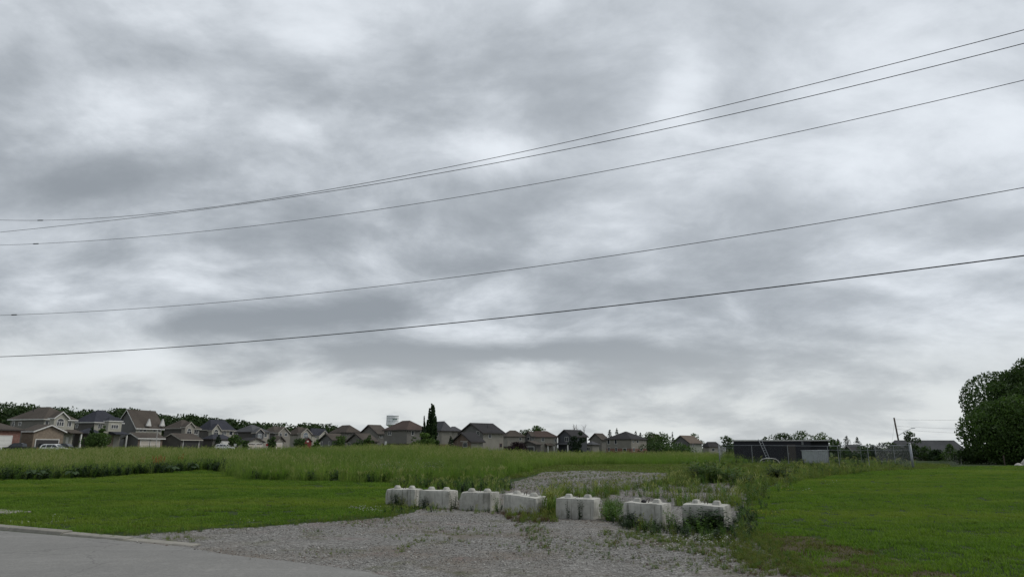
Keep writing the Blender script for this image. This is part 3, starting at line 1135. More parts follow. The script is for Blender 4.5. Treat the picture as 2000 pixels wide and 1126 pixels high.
# --- left row
h = house('house', -40, 122, 'red brick garage front of a house cut off by the left edge')
v = Vol(h, -30, -80, 36, 122, TH, 838, 1.5, 'hip', 'b_red', 'r_brown')
v.gdoor('R', -12, 19, 851, 'door_white')

h = house('house', 78, 140, 'large beige two-storey house with arched window and tan brick garage gable')
v = Vol(h, 78, 12, 139, 140, TH, 818, 2.7, 'hip', 's_taupe', 'r_brown', 'trim', front='s_cream')
v.win('R', 81, 94, 821, 830, bars=1)
v.win('R', 122, 132, 823, 832, bars=1)
v.win('L', 17, 21, 823, 832, bars=0)
v.win('L', 31, 33, 824, 830, bars=0)
v.porch('R', v.Lr * 0.62, v.Lr + 0.4, PZ(846, 145), 2.4, 'r_brown', 1)
v.door('R', 126, 131, 853, 'door_white')
vent(v, 2, 6)
b = Vol(h, 98, 96, 125, 137.5, TH, 820, 1.15, 'gr', 's_cream', 'r_brown', 'trim', z0=PZ(838, 138), over=0.25)
b.win('R', 104, 117, 823, 831, bars=2, arch=True)
g = Vol(h, 62, 38, 121, 131, TH, 841, 1.15, 'gr', 'b_tan', 'r_brown', 'trim', over=0.35)
g.gdoor('R', 68, 112, 858, 'door_dark')

h = house('house', 178, 156, 'cream-fronted house with dark navy hip roof behind the bushy roadside tree')
v = Vol(h, 178, 140, 232, 156, TH, 824, 2.9, 'hip', 's_dark', 'r_navy', 'trim', front='s_cream')
v.win('R', 186, 193, 828, 836, bars=1)
v.win('L', 143, 146, 828, 834, bars=0)
b = Vol(h, 206, 204, 232, 153.5, TH, 824.5, 0.9, 'hip', 's_cream', 'r_navy', 'trim', z0=PZ(842, 154), over=0.2)
b.win('R', 212, 225, 829, 836, bars=2)
v.porch('R', v.Lr * 0.55, v.Lr + 0.3, PZ(848, 160), 2.2, 'r_navy', 1)
v.panel('R', v.Lr * 0.55, v.Lr * 0.75, v.z0, PZ(850, 160), 0.12, C['b_tan'], 'brick_panel')
g = Vol(h, 168, 142, 196, 149, TH, 846, 1.2, 'hip', 's_dark', 'r_navy')
g.gdoor('R', 172, 190, 855, 'door_dark')

h = house('house', 261, 171, 'grey gabled house with two sharp white gablets and two pale garage doors')
v = Vol(h, 261, 222, 312, 171, TH, 832, 4.0, 'gl', 's_grey', 'r_brown', 'trim', front='s_cream')
for (u0, u1) in ((268, 273), (276, 281), (295, 300), (305, 310)):
    v.win('R', u0, u1, 833, 842, bars=0)
for ug in (282, 309):
    a, z = v.px('R', ug, 831)
    m = MB()
    m.hexa([v.F('R', a - 0.75, z - 0.05, 0.68), v.F('R', a + 0.75, z - 0.05, 0.68), v.F('R', a + 0.75, z - 0.05, 0.3), v.F('R', a - 0.75, z - 0.05, 0.3)],
           [v.F('R', a - 0.03, z + 1.75, 0.68), v.F('R', a + 0.03, z + 1.75, 0.68), v.F('R', a + 0.03, z + 1.75, 0.3), v.F('R', a - 0.03, z + 1.75, 0.3)])
    m.build('gablet', C['trim'], h)
g = Vol(h, 268, 240, 316, 163, TH, 854, 1.05, 'gl', 's_grey', 'r_brown', 'trim')
g.panel('R', 0.03, g.Lr - 0.03, g.z0 + 0.2, g.ze - 0.2, 0.035, C['b_brown'], 'brick_front')
g.gdoor('R', 273, 289, 859, 'door_pale')
g.gdoor('R', 293, 310, 859, 'door_pale')

h = house('house', 350, 187, 'brown-roofed house with a dark garage door in a pale frame')
v = Vol(h, 350, 317, 386, 187, TH, 836, 2.4, 'hip', 's_dark', 'r_brown', 't_sand', front='s_grey')
v.win('R', 353, 357, 839, 846, bars=0)
v.win('R', 376, 383, 839, 847, bars=1)
b = Vol(h, 358, 357, 376, 184.5, TH, 838, 1.2, 'gr', 's_sand', 'r_brown', 't_sand', z0=PZ(850, 185), over=0.25)
b.win('R', 362, 370, 841, 847, bars=1, arch=True)
g = Vol(h, 352, 316, 390, 178, TH, 857, 1.35, 'gl', 's_dark', 'r_brown', 't_sand')
g.gdoor('R', 357, 387, 858, 'door_dark')

h = house('house', 408, 203, 'house with a tall navy roof and cream arched gable beside a spruce')
v = Vol(h, 408, 383, 455, 203, TH, 839, 3.2, 'hip', 's_dark', 'r_navy', 't_sand', front='s_sand')
v.win('R', 431, 439, 841, 848, bars=2)
v.win('R', 445, 451, 841, 849, bars=0)
b = Vol(h, 411, 410, 428, 200, TH, 839, 1.6, 'gr', 's_cream', 'r_navy', 't_sand', z0=PZ(853, 200), over=0.25)
b.win('R', 415, 423, 843, 849, bars=1, arch=True)
g = Vol(h, 414, 396, 450, 194, TH, 857, 1.4, 'hip', 's_dark', 'r_navy')
g.gdoor('R', 428, 446, 861, 'door_white')

h = house('house', 493, 218, 'house with blue-grey roof, brown side wall and glazed cream garage doors')
v = Vol(h, 491, 455, 523, 218, TH, 843, 2.4, 'hip', 's_dark', 'r_grey', 't_dark', front='s_sand')
v.win('R', 514, 519, 845, 853, bars=0)
v.win('L', 458, 462, 845, 850, bars=0)
b = Vol(h, 497, 496, 513, 215, TH, 844, 1.2, 'gr', 's_slate', 'r_grey', 't_sand', z0=PZ(857, 216), over=0.25)
b.win('R', 502, 508, 847, 854, bars=1, gl='glass_sky')
g = Vol(h, 482, 464, 514, 208, TH, 862, 1.1, 'gr', 's_cream', 'r_char')
g.gdoor('R', 485, 497, 865, 'door_pale', True)
g.gdoor('R', 500, 511, 865, 'door_pale', True)

h = house('house', 535, 238, 'taupe house with a front gable over paired windows behind the pale lamp post')
v = Vol(h, 535, 506, 565, 238, TH, 846, 2.6, 'hip', 's_dark', 'r_brown', 't_dark', front='s_beige')
b = Vol(h, 541, 540, 563, 235, TH, 844, 1.9, 'gr', 's_beige', 'r_brown', 't_sand', z0=PZ(856, 235), over=0.3)
b.win('R', 544, 548, 845, 851, bars=0)
b.win('R', 554, 559, 845, 851, bars=0)
g = Vol(h, 537, 528, 554, 228, TH, 860, 1.4, 'gr', 's_beige', 'r_brown')
g.gdoor('R', 539, 550, 865, 'door_pale')

h = house('house', 584, 258, 'house with grey-brown roof and arched cream gable above the red shed')
v = Vol(h, 582, 560, 606, 258, TH, 848, 2.9, 'hip', 's_sand', 'r_brown', 't_dark', front='s_sand')
v.win('R', 570, 575, 849, 853, bars=0)
b = Vol(h, 586, 585, 606, 255, TH, 848, 1.8, 'gr', 's_sand', 'r_brown', 't_sand', z0=PZ(858, 255), over=0.3)
b.win('R', 591, 600, 850, 854, bars=2, arch=True, gl='glass_sky')

h = house('house', 608, 280, 'far cream house with navy roof between the red shed and the brown-roofed house')
v = Vol(h, 607, 597, 640, 280, TH, 849, 2.8, 'hip', 's_cream', 'r_navy', 't_dark', front='s_cream')
v.win('R', 613, 617, 850, 854, bars=0)
b = Vol(h, 622, 621, 641, 276, TH, 850, 1.9, 'gr', 's_cream', 'r_navy', 't_sand', z0=PZ(862, 276), over=0.3)
b.win('R', 626, 633, 852, 857, bars=1)

h = house('garden_shed', 594, 226, 'small red gabled shed with a white sign in its gable', 'shed', None)
v = Vol(h, 593, 589, 608, 226, 60, 861, 1.1, 'gr', 's_red', 'r_brown', over=0.2)
v.panel('R', v.Lr * 0.35, v.Lr * 0.6, v.ze - 0.25, v.ze + 0.2, 0.05, C['trim'], 'sign_board')

# --- middle row, seen from the back and side
h = house('garage', 649, 182, 'low gabled garage with white window frames at the left end of the back row', 'garage', None)
v = Vol(h, 649, 625, 672, 182, 45, 858, 1.5, 'gl', 's_grey', 'r_brown')
v.win('L', 627, 629, 862, 870, bars=0)
v.win('L', 642, 644, 862, 869, bars=0)

h = house('house', 675, 205, 'beige house with a low brown hip roof left of the water tower')
v = Vol(h, 675, 645, 702, 205, 45, 844, 2.3, 'hip', 's_taupe', 'r_brown')
v.win('R', 688, 692, 846, 850, bars=0)
vent(v, 3, 3)

h = house('house', 737, 197, 'taupe gabled house with a lower garage gable below the water tower')
v = Vol(h, 737, 702, 757, 197, 45, 846, 2.4, 'gl', 's_taupe', 'r_brown')
v.win('R', 741, 746, 848, 854, bars=1)
v.win('L', 707, 710, 846, 850, bars=0)
g = Vol(h, 712, 677, 736, 187, 45, 861, 2.0, 'gl', 's_taupe', 'r_brown')
g.win('L', 680, 683, 864, 869, bars=0)

h = house('house', 794, 172, 'house with a dark brown pyramid roof just left of the poplar')
v = Vol(h, 794, 749, 834, 172, 48, 839, 2.5, 'hip', 's_taupe', 'r_red')
v.win('L', 757, 763, 841, 849, bars=1)
v.win('R', 803, 807, 841, 849, bars=0)
v.win('R', 820, 826, 842, 850, bars=0)

h = house('house', 862, 187, 'house with a blue-grey pyramid roof and red brick base just right of the poplar')
v = Vol(h, 862, 836, 882, 187, 35, 841, 2.7, 'hip', 's_sand', 'r_grey', base=('b_red', 2.1))
v.win('L', 852, 856, 844, 850, bars=0)
Vol(h, 878, 870, 900, 189, 30, 841.5, 1.35, 'hip', 's_sand', 'r_grey')

h = house('house', 943, 172, 'pale two-storey house with charcoal gable roof and brick garage at its left')
v = Vol(h, 943, 898, 983, 172, 42, 844, 2.3, 'gl', 's_grey', 'r_char', 't_dark', front='s_sand')
v.win('R', 954, 959, 846, 854, bars=0)
v.win('L', 931, 936, 842, 849, bars=1)
v.win('R', 976, 980, 866, 872, bars=0, frame='b_red')
vent(v, 3.2, 2.0)
g = Vol(h, 920, 885, 943, 162, 42, 861, 1.9, 'gl', 'b_brown', 'r_char', 't_dark', front='s_sand')
g.win('L', 905, 912, 864, 872, bars=1)
g.panel('L', 1.2, 4.0, g.ze - 0.1, g.ze + 0.12, 0.08, C['t_sand'], 'lintel')

h = house('house', 990, 236, 'grey-brown hip-roofed house right of the charcoal gable house')
v = Vol(h, 991, 978, 1025, 236, 28, 852, 2.2, 'hip', 's_sand', 'r_brown')
v.win('R', 1014, 1018, 854, 859, bars=0)
v.panel('R', 0.2, v.Lr - 0.2, v.z0, v.z0 + 2.2, 0.06, C['t_dark'], 'deck_skirt')

h = house('house', 1032, 240, 'russet-roofed pale house with a dark garage opening and porch')
v = Vol(h, 1038, 1025, 1089, 240, 22, 853, 2.2, 'hip', 's_grey', 'r_red', front='s_sand')
v.win('R', 1058, 1063, 854, 861, bars=1)
v.win('R', 1083, 1086, 856, 862, bars=0)
b = Vol(h, 1038, 1026, 1042, 238, 30, 851, 1.5, 'gl', 's_grey', 'r_brown', z0=PZ(870, 238), over=0.3)
b.win('L', 1030, 1034, 853, 859, bars=0)
g = Vol(h, 1047, 1019, 1056, 228, 40, 867, 1.0, 'gl', 's_dark', 'r_brown')
g.gdoor('L', 1026, 1043, 872, 'door_dark')
v.porch('R', v.Lr * 0.5, v.Lr * 0.78, PZ(870, 245), 2.5, 'r_brown', 2)

h = house('house', 1117, 240, 'dark slate gabled house half hidden by a round dark tree')
v = Vol(h, 1117, 1090, 1147, 240, 42, 851, 2.1, 'gl', 's_slate', 'r_char')
v.win('L', 1104, 1110, 853, 861, bars=1)
v.porch('L', 0.3, v.Ll - 0.3, PZ(868, 245), 1.8, 'r_grey', 2)

h = house('house', 1174, 264, 'small taupe gabled house between the round tree and the brick-based house')
v = Vol(h, 1175, 1152, 1188, 264, 45, 857, 2.1, 'gl', 's_taupe', 'r_brown')
g = Vol(h, 1157, 1144, 1170, 254, 40, 868, 1.3, 'hip', 's_sand', 'r_grey')
g.win('L', 1147, 1152, 873, 879, bars=1)

h = house('house', 1233, 234, 'beige house with charcoal hip roof and red brick lower storey')
v = Vol(h, 1233, 1184, 1263, 234, 50, 857, 2.7, 'hip', 's_beige', 'r_char', front='s_sand', base=('b_red', 2.8))
for (f_, u0, u1, v0, v1) in (('L', 1187, 1191, 858, 866), ('L', 1201, 1205, 858, 866), ('R', 1236, 1238, 860, 864), ('R', 1244, 1247, 860, 864)):
    v.win(f_, u0, u1, v0, v1, bars=0)
for (f_, u0, u1, v0, v1) in (('L', 1188, 1191, 873, 880), ('L', 1202, 1205, 873, 880), ('L', 1217, 1223, 875, 882), ('R', 1236, 1239, 874, 880), ('R', 1250, 1254, 875, 879)):
    v.win(f_, u0, u1, v0, v1, bars=0, out=0.05)

h = house('house', 1276, 268, 'brown gabled house almost hidden by trees right of the brick-based house')
v = Vol(h, 1278, 1262, 1294, 268, 45, 860, 2.4, 'gl', 's_dark', 'r_brown', 't_sand')
v.win('L', 1267, 1272, 863, 870, bars=0)

h = house('house', 1347, 243, 'pale olive house with a tan gable roof above the red-brown fence')
v = Vol(h, 1347, 1314, 1371, 243, 45, 864, 2.4, 'gl', 's_grey', 'r_tan', 't_dark', front='s_olive')
v.win('L', 1325, 1332, 864, 871, bars=2)
v.win('L', 1320, 1323, 864, 870, bars=0)
v.win('R', 1352, 1356, 866, 871, bars=0)

h = house('house', 1384, 262, 'small low house with dark grey roof beside the fenced compound')
v = Vol(h, 1384, 1373, 1408, 262, 38, 872, 1.9, 'hip', 's_sand', 'r_char')
v.win('R', 1390, 1395, 875, 880, bars=0)

h = house('bungalow', 1800, 152, 'long bungalow with a dark grey hip roof behind the trees at right', 'bungalow')
v = Vol(h, 1748, 1734, 1889, 152, 10, 884, 2.75, 'hip', 's_dark', 'r_grey', 't_sand', over=0.8)
v.Lr_ = v.Lr
for u0 in (1815, 1870):
    a, _ = v.px('R', u0, 885)
    m = MB()
    m.hexa([v.F('R', a - .12, v.z0, 0.55), v.F('R', a + .12, v.z0, 0.55), v.F('R', a + .12, v.z0, 0.31), v.F('R', a - .12, v.z0, 0.31)],
           [v.F('R', a - .12, v.ze - .11, 0.55), v.F('R', a + .12, v.ze - .11, 0.55), v.F('R', a + .12, v.ze - .11, 0.31), v.F('R', a - .12, v.ze - .11, 0.31)])
    m.build('porch_column', C['trim'], h)
v.win('R', 1876, 1884, 888, 896, bars=1)
v.win('R', 1822, 1832, 888, 896, bars=1)

h = house('cottage', 1655, 150, 'small dark cottage with pale gable trim and white railing in front of spruces', 'cottage')
v = Vol(h, 1668, 1642, 1690, 150, 50, 884, 1.6, 'gl', 's_slate', 'r_char', 't_sand')
v.win('L', 1650, 1656, 884, 890, bars=2)
m = MB()
for k in range(9):
    a = 0.3 + k * (v.Ll - 0.6) / 8
    m.tube([v.F('L', a, v.z0, 1.5), v.F('L', a, v.z0 + 1.5, 1.5)], 0.05, 4)
m.tube([v.F('L', 0.2, v.z0 + 1.5, 1.5), v.F('L', v.Ll - 0.2, v.z0 + 1.5, 1.5)], 0.06, 4)
m.tube([v.F('L', 0.25, v.z0 + 1.45, 1.5), v.F('L', 0.25, v.z0 + 1.45, -0.02)], 0.05, 4)
m.build('railing', C['trim'], h)

# ------------------------------------------------------------------ water tower far behind
def water_tower():
    Y = 900.0
    x = PX(764.5, Y)
    t = thing('water_tower', (x, Y, gh(x, Y)), 'white water tower tank rising behind the house roofs', 'water tower')
    r = 12.0 / (FPX / math.cos(PITCH)) * Y
    zt, zb = PZ(811.5, Y) - t.location.z, PZ(829, Y) - t.location.z
    tm = plain('tank_white', (0.80, 0.81, 0.82), 0.5, 0.05, 0.3)
    m = MB()
    m.lathe([(r * 0.55, zb - 2.5), (r * 1.06, zb), (r * 1.06, zb + 0.6), (r, zb + 1.0), (r * 0.97, zt)], 40)
    m.build('tank', tm, t, False)
    m = MB()
    m.lathe([(r * 1.0, zt), (r * 0.99, zt + 0.4), (r * 0.35, zt + 2.0), (r * 0.05, zt + 2.4)], 40)
    m.build('tank_roof', tm, t)
    m = MB()
    m.lathe([(r * 0.62, -1), (r * 0.5, 6), (r * 0.5, zb - 6), (r * 0.6, zb - 2.4)], 28)
    m.build('column', tm, t)
    for k, zz in enumerate((zb + (zt - zb) * 0.40, zb + (zt - zb) * 0.70, zt - 0.2)):
        m = MB()
        m.lathe([(r * 0.985 + 0.05, zz), (r * 1.0 + 0.16, zz + 0.1), (r * 0.985 + 0.05, zz + 0.2)], 40)
        m.build('seam_band', M['steel'], t)
    # the green lettering is too small to read: short dark green strokes wrapped on the tank
    gm = plain('tank_lettering', (0.04, 0.13, 0.10), 0.6, 0.1)
    zc = zb + (zt - zb) * 0.60
    let = MB()
    for k in range(6):
        an = R(-78 + 8.5 * k)
        for (dz, hgt, w) in ((0, 1.7, 0.25), (0.9, 0.4, 0.7))[: 2 if k % 2 else 1]:
            p = []
            for zz in (zc + dz - hgt / 2, zc + dz + hgt / 2):
                for rr in (r * 0.985, r * 1.0 + 0.13):
                    for da in (-w / r, w / r):
                        p.append((rr * math.cos(an + da), rr * math.sin(an + da), zz))
            let.hexa([p[0], p[1], p[3], p[2]], [p[4], p[5], p[7], p[6]])
    let.build('lettering', gm, t)


water_tower()

# ------------------------------------------------------------------ vehicles on the driveways
def make_car(loc, rz, paint, label, kind='suv', cat='car'):
    t = thing('parked_' + ('pickup_truck' if kind == 'pickup' else 'car'), loc, label, cat, 'vehicles parked by the left houses', rz)
    W = 0.92
    if kind == 'suv':
        low = [(-2.3, 0.35), (-2.36, 0.75), (-2.3, 1.0), (0.95, 1.02), (2.15, 0.88), (2.34, 0.7), (2.34, 0.35)]
        cab = [(-2.28, 1.0), (-2.02, 1.5), (-1.6, 1.66), (0.0, 1.66), (0.35, 1.58), (1.05, 1.02)]
        glz = [[(-2.0, 1.08), (-1.85, 1.44), (-1.25, 1.50), (-1.25, 1.08)], [(-1.15, 1.08), (-1.15, 1.51), (-0.3, 1.54), (-0.3, 1.08)], [(-0.2, 1.08), (-0.2, 1.54), (0.25, 1.48), (0.78, 1.08)]]
    else:
        low = [(-2.7, 0.5), (-2.75, 0.8), (-2.72, 1.12), (1.1, 1.14), (2.5, 1.02), (2.68, 0.85), (2.68, 0.5)]
        cab = [(-1.0, 1.13), (-0.92, 1.68), (-0.7, 1.80), (0.45, 1.80), (0.75, 1.7), (1.35, 1.13)]
        glz = [[(-0.85, 1.22), (-0.8, 1.62), (-0.2, 1.68), (-0.2, 1.22)], [(-0.1, 1.22), (-0.1, 1.68), (0.55, 1.66), (1.0, 1.22)]]
    m = MB()
    n = len(low)
    for sgn in (-1, 1):
        m.face([(x, sgn * W, z) for x, z in (low if sgn < 0 else low[::-1])])
    for k in range(n):
        (x0, z0), (x1, z1) = low[k], low[(k + 1) % n]
        m.face([(x0, -W, z0), (x0, W, z0), (x1, W, z1), (x1, -W, z1)])
    def wid(z):
        return W - 0.02 - max(z - 1.0, 0) * 0.28
    for sgn in (-1, 1):
        m.face([(x, sgn * wid(z), z) for x, z in (cab if sgn < 0 else cab[::-1])])
    for k in range(len(cab) - 1):
        (x0, z0), (x1, z1) = cab[k], cab[k + 1]
        m.face([(x0, -wid(z0), z0), (x0, wid(z0), z0), (x1, wid(z1), z1), (x1, -wid(z1), z1)])
    m.build('body', paint, t, bevel=0.05)
    for q in glz:
        for sgn in (-1, 1):
            m = MB()
            a = [(x, sgn * (wid(z) + 0.012), z) for x, z in q]
            b = [(x, sgn * (wid(z) - 0.02), z) for x, z in q]
            m.hexa(a, b) if sgn > 0 else m.hexa(b, a)
            m.build('side_window', M['glass'], t)
    (x0, z0), (x1, z1) = cab[-2], cab[-1]
    for nm, (p, q) in (('windshield', (cab[-2], cab[-1])), ('rear_window', (cab[1], cab[0]))):
        m = MB()
        dx = 0.03 if nm == 'windshield' else -0.03
        P = [(p[0] + (q[0] - p[0]) * k + dx, s_ * (wid(p[1] + (q[1] - p[1]) * k) - 0.1), p[1] + (q[1] - p[1]) * k + 0.02) for k, s_ in ((0.1, -1), (0.1, 1), (0.9, 1), (0.9, -1))]
        P2 = [(x - dx, y, z - 0.03) for x, y, z in P]
        m.hexa(P2, P)
        m.build(nm, M['glass'], t)
    fx, rx, fz = (low[-2][0], low[1][0], low[-2][1])
    for sgn in (-1, 1):
        m = MB()
        m.box(fx - 0.12, fx + 0.015, sgn * 0.62 - 0.2, sgn * 0.62 + 0.2, fz - 0.1, fz + 0.05)
        m.build('headlight', M['lamp_lens'], t)
        m = MB()
        m.box(rx - 0.015, rx + 0.1, sgn * 0.78 - 0.1, sgn * 0.78 + 0.1, 0.8, 1.0)
        m.build('taillight', M['tail_lens'], t)
    wr = 0.35 if kind == 'suv' else 0.40
    for wx in (-1.45, 1.45):
        for sgn in (-1, 1):
            m = MB()
            m.tube([(wx, sgn * 0.72, wr), (wx, sgn * 0.94, wr)], wr, 20)
            w_ = m.build('wheel', M['rubber'], t)
            m = MB()
            m.tube([(wx, sgn * 0.90, wr), (wx, sgn * 0.955, wr)], wr * 0.62, 14)
            m.build('rim', M['alloy'], w_)
    return t


def car_at(u, Y, rz, *a, **k):
    x = PX(u, Y)
    return make_car((x, Y, gh(x, Y) + (k.pop('dz', 0.0))), R(rz), *a, **k)


car_at(109, 123, 4, M['car_white'], 'white suv side-on in front of the tan brick garage')
car_at(36, 126, 186, M['car_black'], 'black pickup truck parked before the red brick garage', kind='pickup', cat='pickup truck')
car_at(84, 133, 8, M['car_grey'], 'dark grey car beside the black pickup, behind the white suv')
car_at(128, 134, 5, M['car_black'], 'black car parked right behind the bonnet of the white suv')
car_at(439, 182, 8, M['car_white'], 'far white car below the navy-roofed house and its spruce')

# ------------------------------------------------------------------ leaves, crowns, trees
def rand_basis(r, n):
    a = r.normal(size=(n, 3))
    a /= np.linalg.norm(a, axis=1)[:, None]
    b = r.normal(size=(n, 3))
    b -= a * (a * b).sum(1)[:, None]
    b /= np.linalg.norm(b, axis=1)[:, None]
    return a, b


def leaf_quads(c, a, b, s, asp=0.6):
    s = s[:, None]
    v = np.stack([c - a * s, c + b * s * asp, c + a * s, c - b * s * asp], 1).reshape(-1, 3)
    f = np.arange(len(v)).reshape(-1, 4)
    return v, f


def lobed_crown(r, w, h, z0, n, size, lobes=18, asym=0.0, flat=0.8):
    pc, sg, so_ = (99.6, 0.11, 0.02) if n > 10000 else (96.0, 0.16, 0.05)
    """points through and over a cloud of uneven lobes inside an egg-shaped envelope"""
    L = []
    for _ in range(lobes):
        zz = r.uniform(0.0, 1.0)
        env = math.sin(math.pi * (0.12 + 0.80 * zz)) ** 0.7
        an = r.uniform(0, 2 * math.pi)
        rr = w * env * r.uniform(0.25, 0.78)
        rad = w * r.uniform(0.24, 0.44) * (0.75 + 0.35 * env)
        L.append((rr * math.cos(an) + asym * zz * w, rr * math.sin(an), z0 + rad * 0.5 + zz * (h - rad * 1.3), rad))
    L.append((0, 0, z0 + h * 0.45, w * 0.55))
    L = np.array(L)
    p = L[:, 3] ** 2
    idx = r.choice(len(L), n, p=p / p.sum())
    d = r.normal(size=(n, 3))
    d /= np.linalg.norm(d, axis=1)[:, None]
    rad = L[idx, 3] * (1 - np.abs(r.normal(0, sg, n)) + r.normal(0, so_, n))
    c = L[idx, :3] + d * rad[:, None] * np.array([1, 1, flat])
    c[:, 2] = np.maximum(c[:, 2], z0 * 0.6)
    # fill the envelope: outermost leaves reach the width and the height asked for
    c[:, 0] *= w / max(np.percentile(np.abs(c[:, 0]), pc), 0.1)
    c[:, 1] *= w / max(np.percentile(np.abs(c[:, 1]), pc), 0.1)
    c[:, 2] = z0 + (c[:, 2] - z0) * h / max(np.percentile(c[:, 2], 99.3) - z0, 0.1)
    return c


def trunk_mesh(r, h, rad, spread, limbs=6, lean=0.0):
    m = MB()
    top = Vector((lean, 0, h))
    m.tube([(0, 0, -0.3), (lean * 0.3, 0, h * 0.35), tuple(top * 0.7), tuple(top)], [rad * 1.25, rad, rad * 0.7, rad * 0.2], 8)
    for k in range(limbs):
        t = r.uniform(0.3, 0.85)
        a = r.uniform(0, 2 * math.pi)
        b = top * t
        e = b + Vector((math.cos(a) * spread * r.uniform(0.5, 0.9), math.sin(a) * spread * r.uniform(0.5, 0.9), h * r.uniform(0.1, 0.3)))
        m.tube([tuple(b), tuple(b.lerp(e, 0.5) + Vector((0, 0, 0.03 * h))), tuple(e)], [rad * 0.5, rad * 0.33, rad * 0.1], 5)
    return m


LEAF = dict(
    mid=leafmat('leaf_mid', (0.055, 0.100, 0.025), 0.5, 0.28), dark=leafmat('leaf_dark', (0.042, 0.076, 0.023), 0.5, 0.25),
    light=leafmat('leaf_light', (0.075, 0.125, 0.028), 0.35, 0.25), spruce=leafmat('needle_spruce', (0.020, 0.038, 0.018), 0.4, 0.1),
    purple=leafmat('leaf_purple', (0.028, 0.014, 0.018), 0.35, 0.15), wood=leafmat('leaf_wood', (0.030, 0.055, 0.018), 0.5, 0.15, 0.12),
    poplar=leafmat('leaf_poplar', (0.030, 0.055, 0.020), 0.4, 0.2), weed=leafmat('leaf_weed', (0.07, 0.135, 0.025), 0.4, 0.25, 2.0),
    weeddark=leafmat('leaf_weed_dark', (0.024, 0.048, 0.017), 0.4, 0.18, 2.0), lime=leafmat('leaf_weed_yellow', (0.11, 0.135, 0.025), 0.35, 0.25, 2.0),
    rusty=leafmat('seed_rusty', (0.34, 0.15, 0.05), 0.3, 0.15, 3.0), reddish=leafmat('leaf_reddish', (0.085, 0.045, 0.028), 0.35, 0.15, 3.0),
)
tree_seed = [100]


